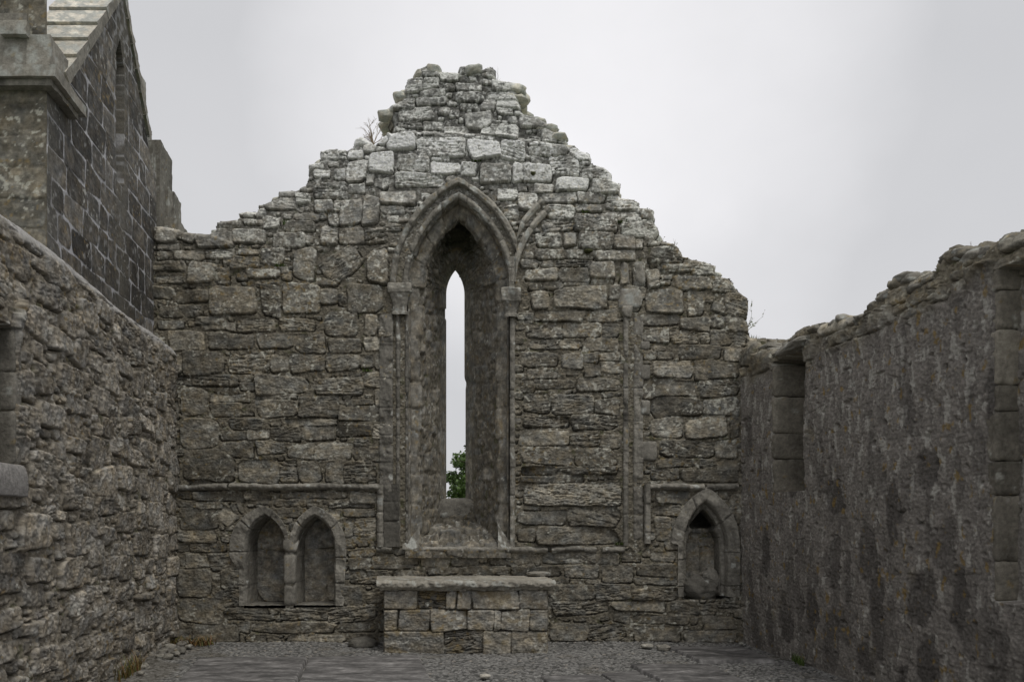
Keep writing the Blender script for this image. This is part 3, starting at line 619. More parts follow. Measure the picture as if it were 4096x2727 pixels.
# ---- niches
def niche(n, prof, y_back, seed, rm=None, s0=0, s1=4, base=.2):
    cx, zs, w, h_, z0 = n; e = sub('niche', (cx, D, z0), wall)
    b = Bag(); arch_sweep(b, cx, zs, w, h_, z0, z0, prof, seed=seed, joint=.42, base=base, white=.06, dark=.2, rmul=rm, nj=90, na=70, s0=s0, s1=s1, rough=.009, wear=.02); b.build('arch_surround', M_AS, e)
    return e, cx, zs, w, h_, z0
def panel(e, cx, w, z0, zt, y, stones, seed, tone=.27):
    u = np.arange(cx-w, cx+w, .007); v = np.arange(z0, zt, .007); a_, b_ = np.meshgrid(u, v, indexing='ij')
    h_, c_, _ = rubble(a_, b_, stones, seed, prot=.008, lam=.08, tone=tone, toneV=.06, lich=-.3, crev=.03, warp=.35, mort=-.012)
    b = Bag(); b.grid(np.stack([a_, y-h_, b_], -1), c_); b.build('back_panel', M_AS, e)
def rm1(S_, R_): return np.where(S_ > 2, np.minimum(R_, np.interp(S_, [2, 2.35, 3, 4], [.13, .10, .068, .068])), np.minimum(R_, np.interp(S_, [0, .6, .85, 1.2, 2], [.08, .09, .22, .20, .125])))
def rm2(S_, R_): return np.where(S_ < 2, np.minimum(R_, np.interp(S_, [0, 1, 1.65, 2], [.073, .073, .10, .13])), np.minimum(R_, np.interp(S_, [2, 2.6, 3, 4], [.125, .15, .17, .13])))
NP = [(-.003, -.46), (0, -.03), (.022, .012), (.03, .026), (.10, .030), (.21, .030), (.215, .02), (.22, -.06)]
e, cx, zs, w, h_, z0 = niche(N1, NP, .45, 100, rm1)
panel(e, cx, w+.03, z0-.03, zs+h_+.05, D+.45, [[cx, z0+.35, .28, .345, 0], [cx, z0+.95, .28, .245, 0]], 101)
e, cx, zs, w, h_, z0 = niche(N2, NP, .45, 110, rm2)
panel(e, cx, w+.03, z0-.03, zs+h_+.05, D+.45, [[cx-.11, z0+.36, .165, .355, 0], [cx+.17, z0+.36, .11, .355, 0], [cx, z0+1.0, .28, .27, 0]], 111)
b = Bag(); blob(b, ((N1[0]+N2[0])/2, D+.10, (Z(2150)+Z(2212))/2), (.20, .3, .21), 7, .2, .05, 0, (16, 10), 5, .05)
for zc, hh_ in ((Z(2275), .41), (Z(2380), .27)): blob(b, ((N1[0]+N2[0])/2, D+.13, zc), (.155, .34, hh_), int(zc*99), .2, .05, 0, (16, 12), 9, .035)
b.build('niche_pier', M_AS, wall)
for n_ in (N1, N2):
    b = Bag(); u = np.linspace(n_[0]-n_[2]-.02, n_[0]+n_[2]+.02, 50); v = np.linspace(-.02, .48, 36); a_, b_ = np.meshgrid(u, v, indexing='ij')
    g = np.stack([a_, D+b_, n_[4]+.012*fb(a_*9, b_*9, 3, 2)+.005], -1); b.grid(g, stonecol(g, .17, 4, 0)); b.build('niche_sill', M_AS, wall)
def rm3(S_, R_): return np.where(S_ > 2, np.minimum(R_, np.interp(S_, [2, 2.5, 3, 4], [.17, .17, .17, .17])), np.minimum(R_, np.interp(S_, [0, 1, 1.02, 2], [.085, .085, .18, .15])))
e, cx, zs, w, h_, z0 = niche(N3, [(-.05, -.2), (-.045, -.11), (-.002, -.10), (0, -.03), (.014, .03), (.035, .045), (.17, .045), (.18, .02), (.185, -.06)], .3, 120, rm3, base=.22)
def rmi(S_, R_):
    f = np.where(S_ > 2, 4-S_, S_); cusp = np.interp(f, [0, 1, 1.28, 1.42, 1.46, 1.7, 2], [.0, .0, -.02, -.055, .02, .0, .0]); return R_+cusp
b = Bag(); arch_sweep(b, cx, zs, w-.055, h_-.10, z0, z0, [(-.002, -.42), (0, -.14), (.012, -.115), (.06, -.105), (.075, -.12)], seed=121, rmul=rmi, base=.2, white=.02, nj=90, na=70, joint=.5); b.build('inner_order', M_AS, e)
panel(e, cx, w+.04, z0-.1, Z(2112), D+.40, [[cx-.11, z0+.35, .125, .44, 0], [cx+.13, z0+.30, .11, .33, 0], [cx+.06, z0+.70, .06, .06, .2], [cx+.17, z0+.70, .055, .08, .6], [cx-.07, z0+.94, .125, .12, 0], [cx+.1, z0+.94, .04, .12, 0]], 122, .27)
b = Bag(); u = np.linspace(cx-w-.02, cx+w+.02, 60); v = np.linspace(-.02, .43, 36); a_, b_ = np.meshgrid(u, v, indexing='ij')
g = np.stack([a_, D+b_, z0-.03-.05*(1-((a_-cx)/w)**2)+.03*fb(a_*9, b_*9, 3, 2)], -1); b.grid(g, stonecol(g, .12, 4, 0)); b.build('niche_sill', M_AS, e)
# broken boulder lying in the right niche
b = Bag(); blob(b, (cx-.03, D+.10, z0+.10), (.42, .2, .30), 61, .15, 0, -.25, (20, 14), 3.2, .2); o = b.build('broken_stone', M_AS)
tag(o, 'rounded broken stone lying in the bottom of the single right-hand niche', 'stone')
b = Bag(); blob(b, (cx+.14, D+.20, z0+.17), (.22, .12, .34), 62, .2, 0, .35, (16, 12), 4, .12); o = b.build('stone_fragment', M_AS)
tag(o, 'flat pale slab fragment leaning in the right-hand niche behind the rounded stone', 'stone')

# ------------------------------------------------------------------ side walls
def xl_(y, x10): return x10+SH*(D-y)
def side_wall(name, x10, sgn, ys, topf, stones, seed, depthf, rad=.13, Wt=.5, slope=0., step=.0085, **kw):
    """a wall whose face runs from the camera side to the gable; sgn=+1 face looks to +x (left wall)"""
    Zt = max(topf(ys)); vs = np.arange(-.05, Zt+rad*.6+Wt, step)
    Yg, Vg = np.meshgrid(ys, vs, indexing='ij'); Hh = topf(ys)[:, None]-rad+0*Vg
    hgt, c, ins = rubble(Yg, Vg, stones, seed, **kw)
    a = np.clip((Vg-Hh)/rad, 0, math.pi/2); past = np.clip(Vg-Hh-rad*math.pi/2, 0, None)
    off = np.where(Vg < Hh, 0, -rad*(1-np.cos(a))-past); z = np.where(Vg < Hh, Vg, Hh+rad*np.sin(a))+slope*past
    no, nz = np.cos(a), np.sin(a)
    hgt, c = depthf(Yg, Vg, hgt, c)
    x = xl_(Yg, x10)+sgn*(off+no*hgt); z = z+nz*hgt
    P = np.stack([x, Yg, z], -1); b = Bag(); b.grid(P, c, flip=(sgn > 0)); return b, P
# left wall
XL = X(705); ys = np.concatenate([np.arange(1.5, 4.6, .06), np.arange(4.6, D+.05, .012)])
ls = [[5.72, 2.75, .03, .5, 0, {'lam': .02, 'w': .4, 'pr': .03}], [8.85, .76, .30, .035, 0, {'lam': .3, 'w': .7, 'pr': .07}]]
fill(ls, 1.5, D, 0, 4.6, [(.3, .6, .14, .3, 700), (.16, .34, .08, .2, 4000), (.07, .2, .04, .09, 9000), (.05, .1, .025, .05, 9000)], 33)
def topL(y): return 3.86+.02*np.sin(y*2.1)
def depL(Yg, Vg, h_, c):
    h_ = h_*.85+.03*fb(Yg*1.3, Vg*1.3, 3, 91)+.018*fb(Yg*13, Vg*6, 4, 191, .65)+.008*fb(Yg*40, Vg*32, 2, 192)
    sp = ss(.25, .5, fb(Yg*20, Vg*6, 3, 193)+.3*fb(Yg*40, Vg*30, 2, 194))[..., None]; c = c*(1-.45*sp)+np.array([.40, .38, .35])*.45*sp
    j = ((Yg < 5.74) & (Yg > 4.7) & (Vg > 2.02+.0*Yg) & (Vg < 3.02)); h_ = h_-.26*j
    sill = ((Yg < 5.80) & (Vg > 1.78) & (Vg < 2.02)); h_ = np.where(sill, .03+.05*np.sqrt(np.clip(1-((Vg-1.86)/.16)**2, 0, 1)), h_); c = np.where(sill[..., None], .27*(1+.3*fb(Yg*14, Vg*14, 3, 4))[..., None]*np.array([1.03, 1, .95]), c)
    hole = (np.abs(Yg-8.97) < .07) & (np.abs(Vg-.64) < .055); h_ = h_-.2*hole
    cap = ss(3.70, 3.80, Vg+.05*fb(Yg*3, Vg*3, 2, 3))[..., None]; cm = .38*(1+.25*fb(Yg*9, Vg*9, 3, 7))[..., None]*np.array([1.0, .99, .95]); c = c*(1-cap)+cm*cap
    h_ = h_*(1-.75*cap[..., 0])
    warm = np.array([1.0, .985, .985])*1.06; return h_, c*warm
YL, VL = None, None
b, PL = side_wall('left', XL, 1, ys, topL, ls, 35, depL, rad=.14, Wt=.45, slope=.12, prot=.024, lam=.4, tone=.255, toneV=.22, crev=.10, lich=-.04, warp=1.25, mort=-.006)
for k_, (z_, hh_) in enumerate(((2.22, .40), (2.56, .28), (2.86, .32))): blob(b, (xl_(5.76, XL)-.125, 5.775, z_), (.27, .09, hh_), 700+k_, .20, .1, 0, (20, 14), 14, .03)
lw = empty('side_wall', (XL, 6, 0)); tag(lw, 'level topped rough rubble side wall with rounded mortar coping, on the left', 'wall')
b.build('rubble_masonry', M_ST, lw)
# right wall
XR = X(2969); ysr = np.concatenate([np.arange(1.5, 4.6, .06), np.arange(4.6, D+.05, .012)])
RT = [(1.5, 3.75), (5.2, 3.72), (5.7, 3.70), (5.95, 3.77), (6.05, 3.75), (6.1, 3.72), (6.35, 3.80), (6.48, 3.84), (6.60, 3.78), (6.64, 3.70), (6.72, 3.72), (6.95, 3.73), (7.0, 3.80), (7.20, 3.82), (7.24, 3.74), (7.6, 3.72), (7.66, 3.62), (7.75, 3.62), (8.0, 3.68), (8.3, 3.66), (8.45, 3.72), (8.60, 3.74), (8.9, 3.74), (9.3, 3.60), (9.5, 3.62), (9.7, 3.80), (10.3, 3.86)]
def topR(y): return np.interp(y, *zip(*RT))+.015*fb(y*5, y*0, 2, 3)
rs_ = [[5.99+.12, 3.40, .13, .22, 0, {'lam': .1}], [7.3, 1.0, .22, .22, 0, {'t': .5}]]
fill(rs_, 1.5, D, 0, 4.6, [(.3, .55, .14, .3, 900), (.16, .3, .08, .2, 3000), (.07, .16, .04, .09, 4000)], 43)
def depR(Yg, Vg, h_, c):
    top = ss(3.3, 3.6, Vg+.15*fb(Yg*3, Vg*3, 2, 5))           # bare stones along the top, old render below
    n_ = fb(Yg*7, Vg*6, 4, 92, .6); f_ = fb(Yg*34, Vg*34, 3, 93, .7)
    cover = ss(-.65, -.15, fb(Yg*1.8, Vg*1.6, 3, 94)+.25)*(1-top)
    h_ = h_*1.2
    h2 = .012+.011*n_+.010*f_+.08*h_; hh = h_*(1-cover)+h2*cover+.03*fb(Yg*.9, Vg*.9, 2, 95)
    hh = hh-.03*ss(.45, .6, fb(Yg*9, Vg*9, 2, 97))
    L = .215*(1+.38*n_+.55*f_); ren = np.stack([L*1.07, L, L*.95], -1)
    wh = ss(.20, .42, fb(Yg*12, Vg*4.5, 3, 96)+.35*f_+.14*ss(1.2, 3, Vg)-.05)[..., None]; ren = ren*(1-.75*wh)+np.array([.46, .45, .43])*.75*wh
    dk = np.zeros_like(Yg); re_ = np.random.RandomState(5); wy = Yg+.07*fb(Yg*7, Vg*5, 4, 98, .6); wz = Vg+.11*fb(Yg*6, Vg*5, 4, 198, .6)
    for q in range(95):
        cy_, cz_ = re_.uniform(4.8, 10), abs(re_.normal(0, 1.5))+.15; ra, rb_ = re_.uniform(.04, .15), re_.uniform(.10, .32); kq = re_.uniform(.2, .75)
        if cz_ > 3.3: continue
        dk = np.maximum(dk, kq*ss(1.12, .86, (np.abs((wy-cy_)/ra)**2.6+np.abs((wz-cz_)/rb_)**2.6)**.38))
    dk = np.maximum(dk, .40*ss(.15, .5, fb(Yg*6, Vg*1.4, 3, 298)))[..., None]; ren = ren*(1-dk)+np.array([.068, .062, .060])*(1+.4*f_)[..., None]*dk
    hh = hh-.008*dk[..., 0]*cover
    og = ss(.40, .54, fb(Yg*13, Vg*7, 3, 99)+.25*pn(Yg*1.5, Vg*1.5, 3))[..., None]*.75; ren = ren*(1-og)+np.array([.26, .18, .06])*og
    c = c*(1-cover[..., None])*1.1+ren*cover[..., None]
    j = (Yg > 8.70) & (Yg < 9.37) & (Vg > 1.95) & (Vg < 3.52); hh = hh-.45*j
    j2 = (Yg < 5.96) & (Yg > 5.0) & (Vg > 1.0) & (Vg < 3.52); hh = hh-.16*j2
    return hh, c*np.array([1.0, .985, .93])*1.04
b, PR = side_wall('right', XR, -1, ysr, topR, rs_, 45, depR, rad=.10, Wt=.75, prot=.03, lam=.4, tone=.21, crev=.05, lich=-.05)
# ashlar jamb faces of the two broken openings, a lintel and capping stones
def jamb(b, yf, z0, z1, w_, seed, hts):
    z = z0; r_ = np.random.RandomState(seed); k = 0
    while z < z1:
        hh = min(hts[k % len(hts)], z1-z+.001); k += 1
        if hh < .06: break
        x0 = xl_(yf, XR)-.01
        blob(b, (x0+w_/2, yf+.015, z+hh/2), (w_+r_.normal(0, .008), .14, hh-.003), seed+k, .215*r_.uniform(.8, 1.2), .12, 0, (26, 16), 16, .035, (1., .97, .92)); z += hh
jamb(b, 9.38, 1.93, 3.52, .5, 300, [.42, .30, .44, .38])
jamb(b, 5.98, 1.0, 3.56, .26, 320, [.30, .5, .26, .38, .2, .42])
blob(b, (xl_(9.05, XR)+.17, 9.02, 3.60), (.48, .86, .13), 340, .25, .35, 0, (18, 12), 6, .1)
rr = np.random.RandomState(77)
for i in range(46):
    y_ = 5.0+i*.105+rr.normal(0, .03); 
    if 8.65 < y_ < 9.4: continue
    for dep in (.12, .38, .62):
        w_ = rr.uniform(.16, .3); blob(b, (xl_(y_, XR)+dep+rr.normal(0, .03), y_, topR(y_)-.03+rr.uniform(-.03, .02)), (w_, rr.uniform(.12, .34), rr.uniform(.06, .11)), int(rr.randint(900)), .24, .35, rr.normal(0, .12), (10, 7))
rw = empty('side_wall', (XR, 6, 0)); tag(rw, 'ragged topped side wall of dark stained render and rubble with orange lichen, on the right', 'wall')
b.build('rubble_masonry', M_ST, rw)

# ------------------------------------------------------------------ neighbouring ashlar building with steep gable
XA = X(615); YN, YF = 6.967, 10.32; YAP, ZAP = 8.95, 7.66
def xa(y): return XA+SH*(D-y)
ab = empty('ashlar_building', (XA, 8.6, 0)); tag(ab, 'tall dark ashlar gable with a narrow blind lancet, rising behind the left side wall', 'building')
ys = np.arange(YN, YF, .011); vs = np.arange(2.6, 7.75, .0105); Yg, Vg = np.meshgrid(ys, vs, indexing='ij')
ro = np.interp(ys, [YN, 7.18, YAP, 9.88, 10.12, YF], [5.5, 5.62, ZAP, 6.5, 6.2, 6.2])
sts = []; r_ = np.random.RandomState(9); z = 2.6
while z < 7.7:
    hh = .272+r_.uniform(-.02, .02); y = YN-.2+r_.uniform(-.3, 0)
    while y < YF+.2:
        w_ = r_.uniform(.22, .62); sts.append([y+w_/2, z+hh/2, w_/2-.0125, hh/2-.0115, 0, {'lam': .04, 'w': .2}]); y += w_
    z += hh
h_, c_, ins = rubble(Yg, Vg, sts, 55, prot=.007, lam=.06, tone=.105, toneV=.30, crev=.012, warp=.06, mort=-.001, lich=-.12)
h_ = h_*.35
pale = .25+.75*ss(-.35, .1, fb(Yg*1.1, Vg*.9, 2, 7)+.45*ss(6.2, 5.0, Vg))[..., None]; m_ = (1-ins)[..., None]*pale; c_ = c_*(1-m_)+.50*m_
strk = (.5+.5*fb(Yg*9, Vg*.9, 3, 71)); c_ = c_*(.75+.5*strk)[..., None]; c_ = c_*np.array([.98, .98, 1.02])
br = np.exp(-((Yg-8.95)/.22)**2)[..., None]*.5; c_ = c_*(1-br)+np.array([.155, .145, .12])*br
br2 = ss(7.35, 7.1, Yg)[..., None]*.5; c_ = c_*(1-br2)+np.array([.16, .155, .14])*br2
h_ = h_*.7
lan = (np.abs(Yg-(8.90)) < .125) & (Vg > 5.44) & (Vg < 6.86+.22*(1-np.abs(Yg-8.90)/.125)); h_ = h_-.12*lan-.25*(lan & (Vg > 6.50))
P = np.stack([xa(Yg)+h_, Yg, Vg], -1); lw_ = ss(.30, .48, fb(Yg*10, Vg*7, 3, 171)+.3*ss(6.3, 7.2, Vg)-.05)[..., None]*.6; c_ = c_*(1-lw_)+.36*lw_
b = Bag(); b.grid(P, c_, mask=cc(Vg) < cc(ro[:, None]+0*Vg), flip=True)
# front (camera-facing) return of the wall
xs_ = np.linspace(xa(YN)-3.2, xa(YN)+.004, 250); Ug, V2 = np.meshgrid(xs_, np.arange(2.6, 7.75, .0105), indexing='ij')
st2 = []; z = 2.6; x1 = xa(YN)
while z < 7.7:
    hh = .272+r_.uniform(-.02, .02); x = x1; 
    while x > x1-3.3:
        w_ = r_.uniform(.3, .7); st2.append([x-w_/2, z+hh/2, w_/2-.006, hh/2-.006, 0, {'lam': .05, 'w': .3}]); x -= w_
    z += hh
h2, c2, _ = rubble(Ug, V2, st2, 57, prot=.008, lam=.06, tone=.16, toneV=.12, crev=.02, warp=.08, mort=-.003, lich=.07)
h2 = h2*.5
c2 = c2*np.array([.98, .97, .93]); P2 = np.stack([Ug, YN-h2*.7*ss(x1, x1-.03, Ug), V2], -1); b.grid(P2, c2)
b.build('ashlar_wall', M_AS, ab)
# kneeler cornice at the foot of the gable
def boxm(b, x0, x1, y0, y1, z0, z1, seed, base, white, rough=.008, skew=True, step=.03, dark=.2):
    """box sheared like the building; six displaced faces"""
    def mp_(g):
        g = g.copy(); d = n3(g, 7, seed, 3)*rough*1.5; g = g+d[..., None]*np.array([1, .7, .8])
        if skew: g[..., 0] += SH*(y0-g[..., 1])
        return g
    def face(o, a, c):
        na, nc = max(2, int(np.linalg.norm(a)/step)), max(2, int(np.linalg.norm(c)/step)); s_ = np.linspace(0, 1, na+1)[:, None, None]; t_ = np.linspace(0, 1, nc+1)[None, :, None]
        g = np.array(o)+s_*np.array(a)+t_*np.array(c); b.grid(mp_(g), stonecol(g, base, seed, white, dark=dark))
    dx, dy, dz = x1-x0, y1-y0, z1-z0
    face((x0, y0, z0), (dx, 0, 0), (0, 0, dz)); face((x1, y0, z0), (0, dy, 0), (0, 0, dz)); face((x1, y1, z0), (-dx, 0, 0), (0, 0, dz)); face((x0, y1, z0), (0, -dy, 0), (0, 0, dz))
    face((x0, y0, z1), (dx, 0, 0), (0, dy, 0)); face((x0, y1, z0), (dx, 0, 0), (0, -dy, 0))
b = Bag(); xn = xa(YN)
boxm(b, xn-3.2, xn+.155, YN-.13, YN+.58, 5.50, 5.60, 3, .27, .5)
boxm(b, xn-3.2, xn+.10, YN-.09, YN+.50, 5.44, 5.50, 4, .2, .1)
b.build('cornice', M_AS, ab)
b = Bag(); boxm(b, xn-3.2, xn-.16, YN-.02, YN+.5, 5.60, 6.12, 5, .22, .35); boxm(b, xn-.16, xn+.045, YN-.02, YN+.38, 5.60, 5.93, 7, .26, .45)
boxm(b, xn-.36, xn-.13, YN-.08, YN+.14, 5.90, 6.02, 8, .3, .5); boxm(b, xn-3.2, xn-.42, YN-.03, YN+.45, 6.12, 6.6, 9, .2, .2)
b.build('parapet', M_AS, ab)
# raking coping, stepped slabs, near side and far side
b = Bag()
def rake(b, ya, za, yb, zb, wd, nst, seed, over=.05, th=.09):
    dy, dz = (yb-ya)/nst, (zb-za)/nst; ln = math.hypot(dy, dz); ny, nz = -dz/ln*np.sign(dy), abs(dy)/ln
    for i in range(nst):
        s_ = np.linspace(0, 1, 10)[:, None]; t_ = np.linspace(0, 1, 22)[None]
        y0_, z0_ = ya+i*dy, za+i*dz
        for face_ in ('top', 'end', 'side'):
            if face_ == 'top':
                g = np.stack([0*s_-wd*t_+over, (y0_+dy*s_)+ny*(th+.03*(1-s_))+0*t_, (z0_+dz*s_)+nz*(th+.03*(1-s_))+0*t_], -1)
            elif face_ == 'end':
                g = np.stack([0*s_-wd*t_+over, y0_+ny*(th+.03)*s_+0*t_, z0_+nz*(th+.03)*s_+0*t_], -1)
            else:
                t2 = t_[:, :6]/t_[0, 5]; g = np.stack([0*s_+over+0*t2, (y0_+dy*s_)+ny*t2*(th+.03*(1-s_)), (z0_+dz*s_)+nz*t2*(th+.03*(1-s_))], -1)
            g = g+n3(g, 8, seed+i, 3)[..., None]*.010
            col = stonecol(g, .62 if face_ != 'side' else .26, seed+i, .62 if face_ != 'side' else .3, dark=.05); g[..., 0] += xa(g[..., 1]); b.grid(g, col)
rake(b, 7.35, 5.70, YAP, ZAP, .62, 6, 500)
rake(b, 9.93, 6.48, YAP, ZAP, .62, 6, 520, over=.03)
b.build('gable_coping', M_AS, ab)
b = Bag()      # far kneeler, pinnacle and buttress set-offs beyond the gable foot
xf = 0
def bx2(x0p, x1p, yt, yb_, Y, dp, seed, base=.2, white=.35): boxm(b, X(x0p, Y), X(x1p, Y), Y, Y+dp, Z(yb_, Y), Z(yt, Y), seed, base, white)
bx2(535, 556, 280, 480, 10.05, .3, 11, .3); bx2(560, 582, 480, 620, 10.1, .3, 12, .25)
bx2(585, 609, 563, 760, 10.25, .3, 13); bx2(600, 623, 587, 760, 10.40, .3, 14); bx2(612, 638, 605, 760, 10.6, .22, 15, .26)
bx2(600, 674, 748, 960, 10.7, .35, 16); bx2(640, 695, 766, 960, 10.9, .4, 17); bx2(590, 712, 872, 1100, 10.62, .6, 18)
bx2(480, 640, 560, 1500, 10.42, .6, 19, .16, .1)
b.build('corner_buttress', M_AS, ab)

# ------------------------------------------------------------------ altar
al_ = empty('altar', (X(1860), 9.6, 0)); tag(al_, 'block built stone altar with a thick chamfered slab, standing below the tall window', 'altar')
YA = 9.45; ar = lambda px_: X(px_, YA); az = lambda py_: Z(py_, YA)
bl = []
for (y0, y1, xsr) in ((372, 477, "118,310;318,474;478,533;543,620;626,891;894,1060"), (485, 600, "118,196;210,384;391,594;600,750;753,788;794,951;955,1060"), (605, 735, "118,464;471,684;690,846;850,1060")):
    for t in xsr.split(';'):
        a_, b_ = [float(q) for q in t.split(',')]; a_, b_ = 1450+a_*.7006, 1450+b_*.7006; c0_, c1_ = 2100+y0*.7006, 2100+y1*.7006
        bl.append([(ar(a_)+ar(b_))/2, (az(c0_)+az(c1_))/2, (ar(b_)-ar(a_))/2, (az(c0_)-az(c1_))/2, 0, {'lam': .12, 'pr': .032, 'w': .35, 'sq': 1}])
bl[1][5] = {'lam': 1.4, 'pr': -.01, 't': .42, 'w': .6, 'sq': 1}; bl[14][5] = {'lam': 1.4, 'pr': .005, 't': .55, 'w': .6, 'sq': 1}; bl[16][5] = {'lam': .2, 'pr': .03, 't': .8, 'sq': 1}
u = np.arange(ar(1533), ar(2193), .0075); v = np.arange(-.05, az(2350), .0075); a_, b_ = np.meshgrid(u, v, indexing='ij')
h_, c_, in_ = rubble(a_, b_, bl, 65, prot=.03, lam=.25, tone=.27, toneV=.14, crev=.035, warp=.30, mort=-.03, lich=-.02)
c_ = c_*(.35+.65*in_[..., None]); st_ = ss(.1, .45, fb(a_*5, b_*6, 4, 17, .6)-.5*(b_-.2))[..., None]*.55; c_ = c_*(1-st_)+np.array([.07, .068, .05])*st_
mo = ss(.15, .4, fb(a_*4, b_*4, 3, 7))[..., None]*.35; c_ = c_*(1-mo)+np.array([.28, .2, .07])*mo
ed = ss(0, .02, a_-u[0])*ss(0, .02, u[-1]-a_); h_ = h_*ed-.03*(1-ed)
b = Bag(); b.grid(np.stack([a_, YA-h_, b_], -1), c_)
boxm(b, u[0]+.012, u[-1]-.012, YA+.045, D+.02, -.05, az(2350), 91, .17, .05, skew=True)
b.build('altar_base', M_AS, al_)
b = Bag(); x0_, x1_ = ar(1506), ar(2216); zt_ = .895
pr = resample([(0.78, .004), (0.03, 0), (.0, -.010), (-.012, -.030), (-.014, -.066), (-.004, -.074), (.055, -.122), (.2, -.125)], .012)
pr = np.array(pr); us = np.linspace(0, 1, 170)
xx = x0_+(x1_-x0_)*us[:, None]+0*pr[None, :, 0]; yy_ = YA-.10+pr[None, :, 0]+0*xx; zz = zt_+pr[None, :, 1]+0*xx
inset = np.clip(-.05-pr[None, :, 1], 0, 1)*.6; xx = xx+(.5-us[:, None])*2*inset
P = np.stack([xx, yy_, zz], -1); d = n3(P*np.array([.5, 1, 2]), 9, 31, 3)*.016+.01*n3(P, 34, 32, 2); wearf = .03*ss(.2, .6, fb(xx*3, yy_*2+pr[None, :, 1]*6, 3, 8))
P[..., 1] += d*1.6+wearf*(pr[None, :, 0] < .05); P[..., 2] += d*.9
col = stonecol(P, .28, 33, .36, dark=.35)*np.array([1.0, .985, .96]); P[..., 0] += SH*(YA-P[..., 1])
ends = []
b.grid(P, col, flip=True)
for k in (0, -1):
    ring = P[k]; cen_ = ring.mean(0); g = np.stack([ring, ring*.5+cen_*.5, np.tile(cen_, (len(ring), 1))], 0); b.grid(g, stonecol(g, .25, 35, .2))
b.build('altar_slab', M_SL, al_)
b = Bag(); blob(b, (ar(2160), D-.14, .93), (.30, .18, .06), 41, .24, .3, 0, (14, 8), 4, .15); o = b.build('loose_stone', M_ST); tag(o, 'small pale flat stone left on the back right corner of the altar slab', 'stone')

# ------------------------------------------------------------------ ground
b = Bag(); xs_ = np.concatenate([np.linspace(-900, -8, 14), np.linspace(-7.5, 7.5, 40), np.linspace(8, 900, 14)]); yv = np.concatenate([np.linspace(-600, -6, 12), np.linspace(-5, 14, 50), np.linspace(15, 1500, 16)])
gx_, gy_ = np.meshgrid(xs_, yv, indexing='ij'); g = np.stack([gx_, gy_, 0*gx_-.06], -1); inside = ((gy_ < D+1.2) & (gy_ > -6) & (np.abs(gx_) < 8))[..., None]
b.grid(g, np.where(inside, np.array([.13, .13, .135]), np.array([.07, .10, .03]))); tag(b.build('ground', M_GR), kind='structure')
# gravel
gs = .0105; ua = np.arange(-4.8, 4.6, gs); va = np.arange(5.6, D+.3, gs)
Ga, Gb = np.meshgrid(ua, va, indexing='ij')
def gravel(Ga, Gb):
    bestd = np.full(Ga.shape, 9.); bid = np.zeros(Ga.shape); cell = .025; rs = np.random.RandomState(3); tab = rs.rand(4096, 4)
    ci, cj = np.floor(Ga/cell).astype(int), np.floor(Gb/cell).astype(int)
    for di in (-1, 0, 1):
        for dj in (-1, 0, 1):
            k = ((ci+di)*7349+(cj+dj)*1913) & 4095; px_ = (ci+di+tab[k, 0])*cell; py_ = (cj+dj+tab[k, 1])*cell; r_ = .6+.8*tab[k, 2]
            d = np.hypot(Ga-px_, Gb-py_)/cell/r_; m = d < bestd; bestd = np.where(m, d, bestd); bid = np.where(m, tab[k, 3], bid)
    return bestd, bid
gd_, gi = gravel(Ga, Gb)
gh = .012*np.sqrt(np.clip(1-gd_**2, 0, 1))+.012*gi+.018*fb(Ga*1.1, Gb*1.1, 3, 5)+.05*ss(3.0+SH*0, 3.6, Ga-SH*(D-Gb))+.04*ss(-4.0, -4.4, Ga-SH*(D-Gb))+.02*ss(9.9, 10.2, Gb)
gl_ = .165*(.3+1.5*gi**1.5)*(1+.25*fb(Ga*2, Gb*2, 3, 6)); gc = np.stack([gl_*1.03, gl_*1.01, gl_*.96], -1); ww = (gi > .985)[..., None]; gc = np.where(ww, np.array([.34, .31, .27]), gc)
dirt = ss(.1, .5, fb(Ga*1.5, Gb*1.5, 3, 9)+.8*ss(-3.7, -4.3, Ga-SH*(D-Gb)))[..., None]*.4; gc = gc*(1-dirt)+np.array([.10, .085, .06])*dirt
b = Bag(); b.grid(np.stack([Ga, Gb, gh], -1), gc); tag(b.build('gravel', M_GR), kind='structure')
# grave slabs
def slab(c4, z, th, seed, label, base=.22, hollow=None, group=None):
    b = Bag(); A, B_, Cc, Dd = [np.array(q) for q in c4]; n_ = 90
    s_ = np.linspace(0, 1, n_)[:, None]; t_ = np.linspace(0, 1, n_)[None]
    g2 = A*((1-s_)*(1-t_))[..., None]+B_*(s_*(1-t_))[..., None]+Cc*(s_*t_)[..., None]+Dd*((1-s_)*t_)[..., None]
    e_ = np.minimum(np.minimum(s_, 1-s_)+0*t_, np.minimum(t_, 1-t_)+0*s_); g2 = g2+np.stack([fb(g2[..., 0]*5, g2[..., 1]*5, 2, seed), fb(g2[..., 0]*5, g2[..., 1]*5, 2, seed+4)], -1)*.015
    zz = z+.003*fb(g2[..., 0]*3, g2[..., 1]*5, 3, seed)+.0015*fb(g2[..., 0]*8, g2[..., 1]*34, 2, seed+1)-th*(e_ < .004)-.012*(e_ < .015)
    g = np.concatenate([g2, zz[..., None]], -1)
    n_ = fb(g2[..., 0]*2.5, g2[..., 1]*7, 4, seed+2, .65); L_ = base*.66*np.exp(1.3*n_+.7*fb(g2[..., 0]*12, g2[..., 1]*30, 3, seed+3))*(1+.4*ss(.035, .0, e_)); c = np.stack([L_*1.04, L_, L_*.97], -1)
    if hollow is not None:
        hx, hy, hr, hr2 = hollow; hv = np.exp(-(((g2[..., 0]-hx)/hr)**2+((g2[..., 1]-hy)/hr2)**2)**2); g[..., 2] -= .02*hv; c = c*(1-.5*hv[..., None])
    b.grid(g, c); o = b.build('grave_slab', M_SL); tag(o, label, 'grave slab', group); return o
